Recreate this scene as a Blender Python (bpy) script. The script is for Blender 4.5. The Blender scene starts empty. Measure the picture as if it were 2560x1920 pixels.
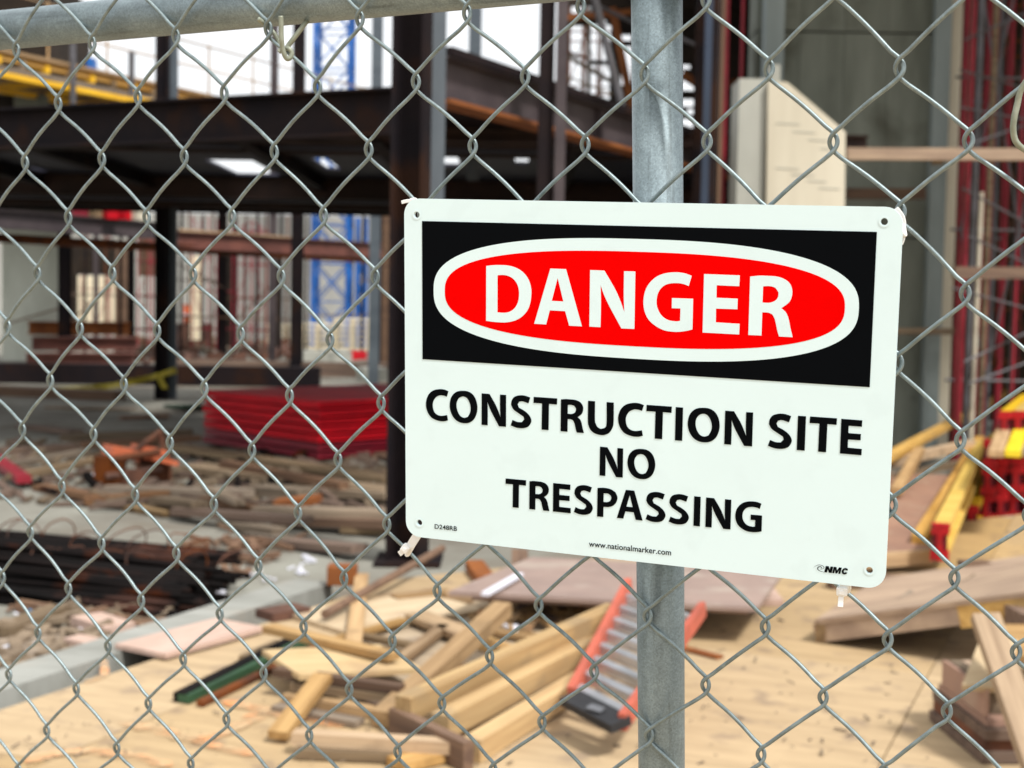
import bpy, math, random
import numpy as np
from mathutils import Vector, Matrix
random.seed(7)
R_ = random.Random(11)
scene = bpy.context.scene
COL = scene.collection

# ------------------------------------------------------------------ camera
FPX = 3550.0                                  # focal length in photo pixels (2560 wide)
UPC = Vector((0.018, -1.0, -0.0577)).normalized()      # world up seen in camera axes (x right, y down, z forward)
ZC = Vector((0, 0, 1))
FWC = (ZC - UPC * ZC.dot(UPC)).normalized()
RTC = FWC.cross(UPC)
CW = Matrix((RTC, FWC, UPC))                  # camera axes -> world axes
EYE = Vector((0, 0, 1.6))
cd = bpy.data.cameras.new('camera')
cam = bpy.data.objects.new('camera', cd)
COL.objects.link(cam)
cd.sensor_width = 36.0
cd.lens = 36.0 * FPX / 2560
cd.clip_start = 0.05
cd.clip_end = 3000
cd.dof.use_dof = True
cd.dof.focus_distance = 1.0
cd.dof.aperture_fstop = 11.0
m3 = CW @ Matrix(((1, 0, 0), (0, -1, 0), (0, 0, -1)))
cam.matrix_world = Matrix.Translation(EYE) @ m3.to_4x4()
scene.camera = cam

# ------------------------------------------------------------------ sky and sun
w = bpy.data.worlds.new('World')
scene.world = w
w.use_nodes = True
nt = w.node_tree
for n in list(nt.nodes):
    nt.nodes.remove(n)
SUN_EL, SUN_AZ = math.radians(54), math.radians(138)    # high, hazy, from behind the camera's right shoulder
sky = nt.nodes.new('ShaderNodeTexSky')
sky.sky_type = 'NISHITA'
sky.sun_disc = False
sky.sun_elevation = SUN_EL
sky.sun_rotation = SUN_AZ
sky.air_density = 1.0
sky.dust_density = 4.0
cloud = nt.nodes.new('ShaderNodeTexNoise')
cloud.inputs['Scale'].default_value = 2.2
cloud.inputs['Detail'].default_value = 5
cr = nt.nodes.new('ShaderNodeValToRGB')
cr.color_ramp.elements[0].position = 0.3
cr.color_ramp.elements[0].color = (9.0, 9.2, 9.4, 1)
cr.color_ramp.elements[1].position = 0.7
cr.color_ramp.elements[1].color = (11.5, 11.6, 11.7, 1)
nt.links.new(cloud.outputs['Fac'], cr.inputs['Fac'])
mx = nt.nodes.new('ShaderNodeMix')
mx.data_type = 'RGBA'
mx.inputs[0].default_value = 0.88             # almost wholly clouded over
nt.links.new(sky.outputs['Color'], mx.inputs[6])
nt.links.new(cr.outputs['Color'], mx.inputs[7])
bg = nt.nodes.new('ShaderNodeBackground')
bg.inputs['Strength'].default_value = 0.075
nt.links.new(mx.outputs[2], bg.inputs['Color'])
wo = nt.nodes.new('ShaderNodeOutputWorld')
nt.links.new(bg.outputs[0], wo.inputs['Surface'])
sd = bpy.data.lights.new('sun', 'SUN')
sd.energy = 2.6
sd.angle = math.radians(9)
sd.color = (1.0, 0.98, 0.95)
so = bpy.data.objects.new('sun', sd)
COL.objects.link(so)
sdir = Vector((math.sin(SUN_AZ) * math.cos(SUN_EL), math.cos(SUN_AZ) * math.cos(SUN_EL), math.sin(SUN_EL)))
so.rotation_euler = sdir.to_track_quat('Z', 'Y').to_euler()
vs = scene.view_settings
vs.view_transform = 'Standard'
vs.look = 'None'
vs.gamma = 1.0
vs.use_curve_mapping = False
vs.exposure = 0.78
scene.cycles.use_adaptive_sampling = True
scene.cycles.max_bounces = 6
scene.cycles.diffuse_bounces = 3
scene.cycles.use_denoising = True

# ------------------------------------------------------------------ pixel -> place helpers (photo pixels, 2560 x 1920)
def ray(px, py):
    return CW @ Vector(((px - 1280) / FPX, (py - 960) / FPX, 1.0))
def at(px, py, d):
    return EYE + ray(px, py) * d
def G(px, py, z=0.0):
    r = ray(px, py)
    return EYE + r * ((z - EYE.z) / r.z)
def V(px, py, Y):
    r = ray(px, py)
    return EYE + r * (Y / r.y)

# ------------------------------------------------------------------ mesh helpers
def link(o, parent=None):
    COL.objects.link(o)
    if parent is not None:
        o.parent = parent
    return o
def wm(o):
    """world matrix from the parent chain"""
    m = o.matrix_local.copy() if o.parent else Matrix.LocRotScale(o.location, o.rotation_euler, None)
    return wm(o.parent) @ m if o.parent else m
def mesh_obj(name, verts, faces, mat, parent=None, smooth=False, mats=None):
    me = bpy.data.meshes.new(name)
    me.from_pydata([tuple(v) for v in verts], [], faces)
    me.materials.append(mat)
    if smooth:
        me.polygons.foreach_set('use_smooth', [True] * len(me.polygons))
    me.update()
    return link(bpy.data.objects.new(name, me), parent)
def tag(o, label=None, cat=None, group=None, kind=None):
    if label: o['label'] = label
    if cat: o['category'] = cat
    if group: o['group'] = group
    if kind: o['kind'] = kind
    return o
def thing(name, loc, label, cat, group=None):
    o = bpy.data.objects.new(name, None)
    o.empty_display_size = 0.1
    o.location = loc
    link(o)
    return tag(o, label, cat, group)
BOXF = [(0, 3, 2, 1), (4, 5, 6, 7), (0, 1, 5, 4), (1, 2, 6, 5), (2, 3, 7, 6), (3, 0, 4, 7)]
class MB:
    def __init__(s): s.v, s.f = [], []
    def add(s, v, f):
        b = len(s.v)
        s.v += [tuple(x) for x in v]
        s.f += [tuple(i + b for i in q) for q in f]
        return s
    def box(s, x0, x1, y0, y1, z0, z1):
        return s.add([(x0, y0, z0), (x1, y0, z0), (x1, y1, z0), (x0, y1, z0), (x0, y0, z1), (x1, y0, z1), (x1, y1, z1), (x0, y1, z1)], BOXF)
    def bar(s, p, q, wd, ht, up=Vector((0, 0, 1))):
        p, q = Vector(p), Vector(q)
        a = (q - p).normalized()
        sd_ = a.cross(up)
        if sd_.length < 1e-4: sd_ = a.cross(Vector((0, 1, 0)))
        sd_.normalize()
        u = sd_.cross(a).normalized()
        c = []
        for e in (p, q):
            for i, j in ((-1, -1), (1, -1), (1, 1), (-1, 1)):
                c.append(e + sd_ * (i * wd / 2) + u * (j * ht / 2))
        return s.add(c, [(0, 1, 2, 3), (7, 6, 5, 4), (0, 4, 5, 1), (1, 5, 6, 2), (2, 6, 7, 3), (3, 7, 4, 0)])
    def tube(s, pts, r, n=8, cap=True):
        pts = [Vector(p) for p in pts]
        b = len(s.v)
        t = (pts[1] - pts[0]).normalized()
        ref = Vector((0, 0, 1)) if abs(t.z) < 0.9 else Vector((0, 1, 0))
        nrm = t.cross(ref).normalized()
        for i, p in enumerate(pts):
            t = (pts[min(i + 1, len(pts) - 1)] - pts[max(i - 1, 0)]).normalized()
            nrm = (nrm - t * nrm.dot(t)).normalized()
            bn = t.cross(nrm)
            for k in range(n):
                a = 2 * math.pi * k / n
                s.v.append(tuple(p + (nrm * math.cos(a) + bn * math.sin(a)) * r))
        for i in range(len(pts) - 1):
            for k in range(n):
                k2 = (k + 1) % n
                s.f.append((b + i * n + k, b + i * n + k2, b + (i + 1) * n + k2, b + (i + 1) * n + k))
        if cap:
            s.f.append(tuple(b + k for k in range(n))[::-1])
            s.f.append(tuple(b + (len(pts) - 1) * n + k for k in range(n)))
        return s
    def build(s, name, mat, parent=None, smooth=False):
        if parent is not None:
            inv = wm(parent).inverted()
            vv = [inv @ Vector(v) for v in s.v]
        else: vv = s.v
        return mesh_obj(name, vv, s.f, mat, parent, smooth)
def catmull(P, sub):
    P = [Vector(p) for p in P]
    out = []
    for i in range(len(P) - 1):
        p0, p1, p2, p3 = P[max(i - 1, 0)], P[i], P[i + 1], P[min(i + 2, len(P) - 1)]
        for k in range(sub):
            t = k / sub
            out.append(0.5 * ((2 * p1) + (p2 - p0) * t + (2 * p0 - 5 * p1 + 4 * p2 - p3) * t * t + (3 * p1 - p0 - 3 * p2 + p3) * t ** 3))
    out.append(P[-1])
    return out

# box with its own grain axis: the mesh is centred with its length on local X
BOXM = {}
def stick(name, p, q, wd, ht, mat, parent=None, up=Vector((0, 0, 1)), roll=0.0, top=False):
    """a straight board, bar or beam from p to q; wd across, ht along up"""
    p, q = Vector(p), Vector(q)
    L = (q - p).length
    key = (name, round(L, 3), round(wd, 4), round(ht, 4), mat.name)
    if key not in BOXM:
        b = MB().box(-L / 2, L / 2, -wd / 2, wd / 2, -ht / 2, ht / 2)
        me = bpy.data.meshes.new(name)
        me.from_pydata(b.v, [], b.f)
        me.materials.append(mat)
        BOXM[key] = me
    a = (q - p).normalized()
    s_ = up.cross(a)
    if s_.length < 1e-4: s_ = Vector((0, 1, 0)).cross(a)
    s_.normalize()
    u = a.cross(s_)
    if roll:
        c_, n_ = math.cos(roll), math.sin(roll)
        s_, u = s_ * c_ + u * n_, u * c_ - s_ * n_
    M = Matrix((a, s_, u)).transposed().to_4x4()
    M.translation = (p + q) / 2 + (u * ht / 2 if top else Vector((0, 0, 0)))
    o = bpy.data.objects.new(name, BOXM[key])
    link(o, parent)
    if parent is not None:
        o.matrix_local = wm(parent).inverted() @ M
    else: o.matrix_world = M
    return o
def bevelled(o, wd=0.003, seg=2):
    md = o.modifiers.new('edge', 'BEVEL'); md.width = wd; md.segments = seg
    md.limit_method = 'ANGLE'
    return o
def ibeam(name, p, q, depth, width, tf, mat, parent=None, up=Vector((0, 0, 1)), turn=0.0):
    """rolled steel section from p to q (axis through its middle)"""
    p, q = Vector(p), Vector(q)
    a = (q - p).normalized()
    s_ = up.cross(a)
    if s_.length < 1e-4: s_ = Vector((1, 0, 0))
    s_.normalize()
    u = a.cross(s_)
    if turn:
        c_, n_ = math.cos(turn), math.sin(turn)
        s_, u = s_ * c_ + u * n_, u * c_ - s_ * n_
    h, b, t = depth / 2, width / 2, tf
    tw = tf * 0.6
    prof = [(-b, -h), (b, -h), (b, -h + t), (tw / 2, -h + t), (tw / 2, h - t), (b, h - t), (b, h), (-b, h), (-b, h - t), (-tw / 2, h - t), (-tw / 2, -h + t), (-b, -h + t)]
    v = [p + s_ * x + u * z for x, z in prof] + [q + s_ * x + u * z for x, z in prof]
    n = 12
    f = [(i, (i + 1) % n, n + (i + 1) % n, n + i) for i in range(n)] + [(0, 11, 10, 3, 2, 1), (10, 9, 4, 3), (9, 8, 7, 6, 5, 4)] + [(12, 13, 14, 15, 22, 23), (15, 16, 21, 22), (16, 17, 18, 19, 20, 21)]
    m_ = MB(); m_.add(v, f)
    return m_.build(name, mat, parent)

# ------------------------------------------------------------------ materials
MATS = {}
def mat(name, col, rough=0.7, metal=0.0, col2=None, scale=(4, 4, 4), detail=4, lo=0.35, hi=0.65, bump=0.0, bscale=40,
        spec=0.3, vary=0.0, coat=0.0, col3=None, spots=None, dist=0.0):
    """procedural surface: two base colours mixed by object-space noise, optional third colour in sparse spots, fine bump"""
    if name in MATS: return MATS[name]
    m = bpy.data.materials.new(name)
    m.use_nodes = True
    t = m.node_tree
    P = t.nodes['Principled BSDF']
    P.inputs['Roughness'].default_value = rough
    P.inputs['Metallic'].default_value = metal
    P.inputs['Specular IOR Level'].default_value = spec
    P.inputs['Coat Weight'].default_value = coat
    tc = t.nodes.new('ShaderNodeTexCoord')
    mp = t.nodes.new('ShaderNodeMapping')
    mp.inputs['Scale'].default_value = scale
    t.links.new(tc.outputs['Object'], mp.inputs['Vector'])
    oi = t.nodes.new('ShaderNodeObjectInfo')
    ad = t.nodes.new('ShaderNodeVectorMath'); ad.operation = 'MULTIPLY_ADD'
    ad.inputs[1].default_value = (1, 1, 1)
    cmb = t.nodes.new('ShaderNodeMath'); cmb.operation = 'MULTIPLY'; cmb.inputs[1].default_value = 37.0
    t.links.new(oi.outputs['Random'], cmb.inputs[0])
    t.links.new(mp.outputs[0], ad.inputs[0])
    t.links.new(cmb.outputs[0], ad.inputs[2])
    nz = t.nodes.new('ShaderNodeTexNoise')
    nz.inputs['Scale'].default_value = 1.0
    nz.inputs['Detail'].default_value = detail
    nz.inputs['Roughness'].default_value = 0.62
    nz.inputs['Distortion'].default_value = dist
    t.links.new(ad.outputs[0], nz.inputs['Vector'])
    rp = t.nodes.new('ShaderNodeValToRGB')
    rp.color_ramp.elements[0].position = lo
    rp.color_ramp.elements[1].position = hi
    rp.color_ramp.elements[0].color = (*(col2 or col), 1)
    rp.color_ramp.elements[1].color = (*col, 1)
    t.links.new(nz.outputs['Fac'], rp.inputs['Fac'])
    out = rp.outputs['Color']
    if col3:
        n2 = t.nodes.new('ShaderNodeTexNoise')
        n2.inputs['Scale'].default_value = spots or 3.0
        n2.inputs['Detail'].default_value = 6
        t.links.new(tc.outputs['Object'], n2.inputs['Vector'])
        r2 = t.nodes.new('ShaderNodeMapRange')
        r2.inputs[1].default_value = 0.56; r2.inputs[2].default_value = 0.66
        t.links.new(n2.outputs['Fac'], r2.inputs[0])
        mm = t.nodes.new('ShaderNodeMix'); mm.data_type = 'RGBA'
        t.links.new(r2.outputs[0], mm.inputs[0])
        t.links.new(out, mm.inputs[6])
        mm.inputs[7].default_value = (*col3, 1)
        out = mm.outputs[2]
    if vary:
        hs = t.nodes.new('ShaderNodeHueSaturation')
        mr = t.nodes.new('ShaderNodeMapRange')
        mr.inputs[3].default_value = 1 - vary; mr.inputs[4].default_value = 1 + vary
        t.links.new(oi.outputs['Random'], mr.inputs[0])
        t.links.new(mr.outputs[0], hs.inputs['Value'])
        ms = t.nodes.new('ShaderNodeMath'); ms.operation = 'MULTIPLY_ADD'
        fr = t.nodes.new('ShaderNodeMath'); fr.operation = 'FRACT'
        ml = t.nodes.new('ShaderNodeMath'); ml.operation = 'MULTIPLY'; ml.inputs[1].default_value = 7.31
        t.links.new(oi.outputs['Random'], ml.inputs[0]); t.links.new(ml.outputs[0], fr.inputs[0])
        ms.inputs[1].default_value = 0.5; ms.inputs[2].default_value = 0.75
        t.links.new(fr.outputs[0], ms.inputs[0]); t.links.new(ms.outputs[0], hs.inputs['Saturation'])
        t.links.new(out, hs.inputs['Color'])
        out = hs.outputs[0]
    t.links.new(out, P.inputs['Base Color'])
    if bump:
        nb = t.nodes.new('ShaderNodeTexNoise')
        nb.inputs['Scale'].default_value = bscale
        nb.inputs['Detail'].default_value = 5
        t.links.new(tc.outputs['Object'], nb.inputs['Vector'])
        bp = t.nodes.new('ShaderNodeBump')
        bp.inputs['Strength'].default_value = bump
        bp.inputs['Distance'].default_value = 0.002
        t.links.new(nb.outputs['Fac'], bp.inputs['Height'])
        t.links.new(bp.outputs[0], P.inputs['Normal'])
        rr = t.nodes.new('ShaderNodeMapRange')
        rr.inputs[3].default_value = max(rough - 0.12, 0.05); rr.inputs[4].default_value = min(rough + 0.12, 1)
        t.links.new(nb.outputs['Fac'], rr.inputs[0]); t.links.new(rr.outputs[0], P.inputs['Roughness'])
    MATS[name] = m
    return m
GRAIN = (1.2, 26, 26)
m_lumber = mat('fresh_lumber', (0.46, 0.30, 0.145), 0.75, col2=(0.27, 0.16, 0.07), scale=GRAIN, vary=0.28, bump=0.3, col3=(0.30, 0.19, 0.09), spots=5)
m_beam = mat('yellow_lumber', (0.54, 0.355, 0.145), 0.7, col2=(0.37, 0.22, 0.08), scale=GRAIN, vary=0.2, bump=0.3, col3=(0.36, 0.24, 0.11), spots=4)
m_weath = mat('weathered_lumber', (0.24, 0.175, 0.11), 0.85, col2=(0.11, 0.075, 0.045), scale=GRAIN, vary=0.35, bump=0.3)
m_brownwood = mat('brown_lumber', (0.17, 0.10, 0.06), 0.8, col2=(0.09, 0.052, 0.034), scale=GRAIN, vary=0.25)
m_ply = mat('plywood', (0.50, 0.375, 0.215), 0.8, col2=(0.41, 0.29, 0.155), scale=(3, 14, 14), vary=0.10, bump=0.25, bscale=30, col3=(0.36, 0.25, 0.145), spots=2.2, dist=0.6)
m_deckply = mat('deck_plywood', (0.43, 0.315, 0.185), 0.85, col2=(0.34, 0.245, 0.142), scale=(14, 2.0, 5), vary=0.09, bump=0.4, bscale=30, col3=(0.275, 0.20, 0.128), spots=5.5, dist=0.2)
m_film = mat('brown_film_plywood', (0.32, 0.205, 0.155), 0.6, col2=(0.25, 0.16, 0.125), scale=(3, 3, 3), vary=0.12, col3=(0.34, 0.25, 0.19), spots=4)
m_pink = mat('pale_plywood', (0.52, 0.37, 0.30), 0.8, col2=(0.42, 0.29, 0.23), scale=(3, 12, 3))
m_conc = mat('pale_concrete', (0.40, 0.40, 0.35), 0.9, col2=(0.30, 0.30, 0.26), scale=(1.2, 1.2, 0.5), bump=0.3, bscale=25, col3=(0.22, 0.22, 0.19), spots=1.2)
m_concdark = mat('grey_concrete', (0.19, 0.205, 0.17), 0.9, col2=(0.12, 0.13, 0.105), scale=(2.5, 2.5, 0.5), bump=0.3, col3=(0.08, 0.082, 0.062), spots=1.0)
m_concstrip = mat('blue_grey_concrete', (0.27, 0.31, 0.30), 0.9, col2=(0.19, 0.22, 0.21), scale=(2, 2, 0.4))
m_ground = mat('site_ground', (0.255, 0.25, 0.21), 0.95, col2=(0.14, 0.125, 0.10), scale=(0.9, 0.9, 0.9), detail=8, bump=0.5, bscale=8, col3=(0.14, 0.115, 0.085), spots=0.9)
m_slab = mat('slab_edge_concrete', (0.31, 0.31, 0.28), 0.9, col2=(0.21, 0.21, 0.185), scale=(1.5, 6, 2), col3=(0.3, 0.28, 0.24), spots=3)
m_steel = mat('dark_steel', (0.016, 0.010, 0.010), 0.75, col2=(0.009, 0.007, 0.009), scale=(2, 2, 2), spec=0.12, col3=(0.028, 0.012, 0.007), spots=1.6, bump=0.2)
m_steelgrey = mat('grey_and_skylit_steel', (0.10, 0.12, 0.135), 0.55, col2=(0.065, 0.08, 0.095), scale=(1, 1, 3), spec=0.4)  # plain grey steel, and the sky light painted on column strips
m_steelred = mat('red_primer_steel', (0.17, 0.060, 0.042), 0.6, col2=(0.10, 0.036, 0.028), scale=(1.5, 3, 3), spec=0.35)
m_rust = mat('rusty_steel', (0.15, 0.052, 0.022), 0.85, col2=(0.055, 0.024, 0.015), scale=(5, 5, 5), vary=0.2)
m_orust = mat('orange_rust', (0.26, 0.085, 0.02), 0.8, col2=(0.15, 0.045, 0.012), scale=(3, 3, 3))
m_webgrey = mat('mauve_primed_steel', (0.075, 0.058, 0.060), 0.6, col2=(0.045, 0.034, 0.037), scale=(2, 2, 2))
m_rebar = mat('rebar_steel', (0.009, 0.0065, 0.006), 0.8, col2=(0.004, 0.0035, 0.0035), scale=(1, 9, 9), vary=0.3, col3=(0.05, 0.016, 0.008), spots=2.4, spec=0.08)
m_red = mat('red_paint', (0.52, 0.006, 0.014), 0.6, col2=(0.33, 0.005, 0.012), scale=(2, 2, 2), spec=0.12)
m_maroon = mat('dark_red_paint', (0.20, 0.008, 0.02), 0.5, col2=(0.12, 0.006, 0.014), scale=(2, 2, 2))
m_bluedark = mat('dark_blue_steel', (0.03, 0.045, 0.075), 0.6, col2=(0.02, 0.03, 0.05), scale=(1, 1, 3))
m_greenish = mat('light_green_grey_concrete', (0.60, 0.62, 0.54), 0.9, col2=(0.46, 0.48, 0.41), scale=(1.5, 1.5, .4))
m_hb = mat('yellow_beam_timber', (0.60, 0.42, 0.13), 0.7, col2=(0.46, 0.30, 0.07), scale=(1, 20, 20), vary=0.12)
m_panel = mat('weathered_form_plywood', (0.40, 0.29, 0.20), 0.8, col2=(0.27, 0.19, 0.135), scale=(1.5, 12, 12), bump=0.2)
m_cream2 = mat('bright_cream_board', (0.8, 0.7, 0.5), 0.7)
m_yelp = mat('platform_yellow_paint', (0.80, 0.46, 0.02), 0.55, col2=(0.65, 0.34, 0.012), scale=(1, 6, 6))
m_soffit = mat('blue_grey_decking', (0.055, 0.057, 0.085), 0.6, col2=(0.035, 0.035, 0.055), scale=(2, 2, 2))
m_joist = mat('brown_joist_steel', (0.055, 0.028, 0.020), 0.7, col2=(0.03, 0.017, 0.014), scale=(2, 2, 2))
m_redcap = mat('worn_red_cap', (0.46, 0.014, 0.018), 0.6, col2=(0.30, 0.012, 0.014), scale=(14, 14, 14), col3=(0.12, 0.03, 0.025), spots=16, spec=0.15)
m_redsc = mat('red_scaffold_paint', (0.28, 0.015, 0.028), 0.6, col2=(0.15, 0.011, 0.017), scale=(2, 2, 2))
m_blue = mat('blue_paint', (0.012, 0.13, 0.46), 0.45, col2=(0.01, 0.06, 0.22), scale=(2, 2, 2))
m_yel = mat('yellow_paint', (0.66, 0.40, 0.06), 0.6, col2=(0.52, 0.28, 0.03), scale=(1, 6, 6), vary=0.08)
m_yelb = mat('bright_yellow_paint', (0.80, 0.62, 0.03), 0.5, col2=(0.7, 0.5, 0.02), scale=(1, 6, 6))
m_orange = mat('orange_fibreglass', (0.50, 0.115, 0.07), 0.6, col2=(0.34, 0.085, 0.055), scale=(2, 6, 6))
m_spray = mat('orange_spray_paint', (0.66, 0.27, 0.10), 0.8, col2=(0.53, 0.37, 0.21), scale=(9, 9, 9), lo=0.40, hi=0.66)
m_alu = mat('aluminium', (0.55, 0.57, 0.60), 0.38, metal=0.7, col2=(0.4, 0.42, 0.44), scale=(8, 8, 8))
m_black = mat('black_rubber', (0.03, 0.03, 0.032), 0.7, col2=(0.02, 0.02, 0.022))
m_tube = mat('scaffold_tube_steel', (0.12, 0.115, 0.125), 0.55, metal=0.3, col2=(0.07, 0.065, 0.065), scale=(3, 3, 3))
m_green = mat('green_channel_paint', (0.028, 0.075, 0.034), 0.6, col2=(0.018, 0.04, 0.022), scale=(2, 6, 6))
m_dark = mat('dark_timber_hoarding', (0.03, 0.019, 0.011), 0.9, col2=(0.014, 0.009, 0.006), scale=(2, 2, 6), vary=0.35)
m_cream = mat('cream_formwork', (0.60, 0.55, 0.43), 0.8, col2=(0.52, 0.47, 0.36), scale=(4, 4, 0.5))
m_white = mat('white_litter', (0.60, 0.60, 0.65), 0.6, vary=0.2)
m_bluel = mat('blue_litter', (0.12, 0.35, 0.6), 0.6, vary=0.3)
m_tape = mat('caution_tape', (0.45, 0.36, 0.03), 0.6, col2=(0.3, 0.24, 0.02))
m_wall = mat('far_concrete_wall', (0.42, 0.41, 0.37), 0.9, col2=(0.32, 0.31, 0.28), scale=(0.6, 0.6, 0.25))
m_nylon = mat('white_nylon', (0.86, 0.86, 0.84), 0.35, spec=0.5)
MATS['white_nylon'].node_tree.nodes['Principled BSDF'].inputs['Subsurface Weight'].default_value = 0.3
MATS['white_nylon'].node_tree.nodes['Principled BSDF'].inputs['Subsurface Radius'].default_value = (0.002, 0.002, 0.002)
m_tie = mat('aluminium_tie_wire', (0.34, 0.36, 0.29), 0.5, metal=0.3, col2=(0.22, 0.24, 0.18), scale=(60, 60, 60))

# sprayed marks: patchy, with soft gaps where the wood shows through
t = m_spray.node_tree; P = t.nodes['Principled BSDF']
tc = t.nodes.new('ShaderNodeTexCoord'); nz = t.nodes.new('ShaderNodeTexNoise'); nz.inputs['Scale'].default_value = 14; nz.inputs['Detail'].default_value = 6
mr = t.nodes.new('ShaderNodeMapRange'); mr.inputs[1].default_value = 0.30; mr.inputs[2].default_value = 0.60; mr.inputs[4].default_value = 0.85
t.links.new(tc.outputs['Object'], nz.inputs['Vector']); t.links.new(nz.outputs['Fac'], mr.inputs[0]); t.links.new(mr.outputs[0], P.inputs['Alpha'])
def galv(name, a, b, c, sc, rough, metal, strength):
    """zinc coating: cloudy patches, fine spangle, drips along the length (local Z)"""
    m = bpy.data.materials.new(name); m.use_nodes = True
    t = m.node_tree; P = t.nodes['Principled BSDF']
    tc = t.nodes.new('ShaderNodeTexCoord')
    n1 = t.nodes.new('ShaderNodeTexNoise'); n1.inputs['Scale'].default_value = sc; n1.inputs['Detail'].default_value = 8; n1.inputs['Roughness'].default_value = 0.7
    t.links.new(tc.outputs['Object'], n1.inputs['Vector'])
    n2 = t.nodes.new('ShaderNodeTexVoronoi'); n2.inputs['Scale'].default_value = sc * 22
    t.links.new(tc.outputs['Object'], n2.inputs['Vector'])
    mp = t.nodes.new('ShaderNodeMapping'); mp.inputs['Scale'].default_value = (140, 140, 9)
    t.links.new(tc.outputs['Object'], mp.inputs['Vector'])
    n3 = t.nodes.new('ShaderNodeTexNoise'); n3.inputs['Scale'].default_value = 1.0; n3.inputs['Detail'].default_value = 5
    t.links.new(mp.outputs[0], n3.inputs['Vector'])
    rp = t.nodes.new('ShaderNodeValToRGB')
    rp.color_ramp.elements[0].position = 0.3; rp.color_ramp.elements[0].color = (*a, 1)
    rp.color_ramp.elements[1].position = 0.72; rp.color_ramp.elements[1].color = (*b, 1)
    t.links.new(n1.outputs['Fac'], rp.inputs['Fac'])
    mr = t.nodes.new('ShaderNodeMapRange'); mr.inputs[1].default_value = 0.56; mr.inputs[2].default_value = 0.68; mr.inputs[4].default_value = strength
    t.links.new(n3.outputs['Fac'], mr.inputs[0])
    mm = t.nodes.new('ShaderNodeMix'); mm.data_type = 'RGBA'; mm.inputs[7].default_value = (*c, 1)
    t.links.new(mr.outputs[0], mm.inputs[0]); t.links.new(rp.outputs[0], mm.inputs[6])
    m2 = t.nodes.new('ShaderNodeMix'); m2.data_type = 'RGBA'; m2.blend_type = 'OVERLAY'; m2.inputs[0].default_value = 0.22
    t.links.new(mm.outputs[2], m2.inputs[6]); t.links.new(n2.outputs['Color'], m2.inputs[7])
    bw = t.nodes.new('ShaderNodeRGBToBW'); t.links.new(n2.outputs['Color'], bw.inputs[0]); t.links.new(bw.outputs[0], m2.inputs[7])
    t.links.new(m2.outputs[2], P.inputs['Base Color'])
    P.inputs['Metallic'].default_value = metal
    rr = t.nodes.new('ShaderNodeMapRange'); rr.inputs[3].default_value = rough - 0.12; rr.inputs[4].default_value = rough + 0.14
    t.links.new(n1.outputs['Fac'], rr.inputs[0]); t.links.new(rr.outputs[0], P.inputs['Roughness'])
    bp = t.nodes.new('ShaderNodeBump'); bp.inputs['Strength'].default_value = 0.25; bp.inputs['Distance'].default_value = 0.0006
    t.links.new(n1.outputs['Fac'], bp.inputs['Height']); t.links.new(bp.outputs[0], P.inputs['Normal'])
    return m
m_post = galv('galvanised_tube', (0.165, 0.21, 0.225), (0.27, 0.335, 0.355), (0.10, 0.125, 0.13), 38, 0.48, 0.4, 0.6)
m_wire = galv('galvanised_wire', (0.15, 0.19, 0.195), (0.28, 0.345, 0.352), (0.10, 0.125, 0.125), 120, 0.42, 0.45, 0.35)
def sign_mat(name, col, rough=0.32, spec=0.45, dust=0.025):
    m = mat(name, col, rough, spec=spec, bump=0.0, col2=tuple(c_ * (1 - dust) for c_ in col), scale=(9, 14, 9), detail=7, col3=tuple(c_ * (1 - dust * 1.6) for c_ in col), spots=34)
    t = m.node_tree; P = t.nodes['Principled BSDF']
    tc = t.nodes.new('ShaderNodeTexCoord')
    nb = t.nodes.new('ShaderNodeTexNoise'); nb.inputs['Scale'].default_value = 900; nb.inputs['Detail'].default_value = 2
    t.links.new(tc.outputs['Object'], nb.inputs['Vector'])
    bp = t.nodes.new('ShaderNodeBump'); bp.inputs['Strength'].default_value = 0.12; bp.inputs['Distance'].default_value = 0.0002
    t.links.new(nb.outputs['Fac'], bp.inputs['Height']); t.links.new(bp.outputs[0], P.inputs['Normal'])
    return m
m_sw = sign_mat('sign_white_plastic', (0.70, 0.855, 0.875), 0.3, 0.4)
m_sk = sign_mat('sign_black_print', (0.003, 0.0036, 0.0045), 0.7, 0.015)
m_sr = sign_mat('sign_red_print', (0.80, 0.0, 0.0), 0.65, 0.02)

# ================================================================== THE GROUND AND THE DECK
def grid_sheet(name, x0, x1, y0, y1, z, mat_, n=1):
    return tag(mesh_obj(name, [(x0, y0, z), (x1, y0, z), (x1, y1, z), (x0, y1, z)], [(0, 1, 2, 3)], mat_), kind='structure')
grid_sheet('ground', -900, 900, -900, 900, 0.0, m_ground)

def clip(poly, a, b):
    """keep the part of a 2D polygon on the left of the line a->b"""
    out = []
    f = lambda p: (b[0] - a[0]) * (p[1] - a[1]) - (b[1] - a[1]) * (p[0] - a[0])
    for i, p in enumerate(poly):
        q = poly[(i + 1) % len(poly)]
        fp, fq = f(p), f(q)
        if fp >= 0: out.append(p)
        if fp * fq < 0:
            t = fp / (fp - fq)
            out.append((p[0] + (q[0] - p[0]) * t, p[1] + (q[1] - p[1]) * t))
    return out
DZ = 0.10                                      # top of the plywood deck above the slab
e0, e1 = G(0, 1775, DZ), G(700, 1545, DZ)      # left edge of the deck
b0, b1 = G(840, 1462, DZ), G(2560, 1285, DZ)   # back edge of the deck
dj = (G(2340, 1651, DZ) - G(2205, 1901, DZ)).xy.normalized()
ux, uy = Vector((dj[1], -dj[0])), Vector((dj[0], dj[1]))
deck = thing('plywood_deck', (0, 4, 0), 'floor of tan plywood sheets beside the concrete ledge', 'floor')
deck['kind'] = 'structure'
del deck['category']
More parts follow.
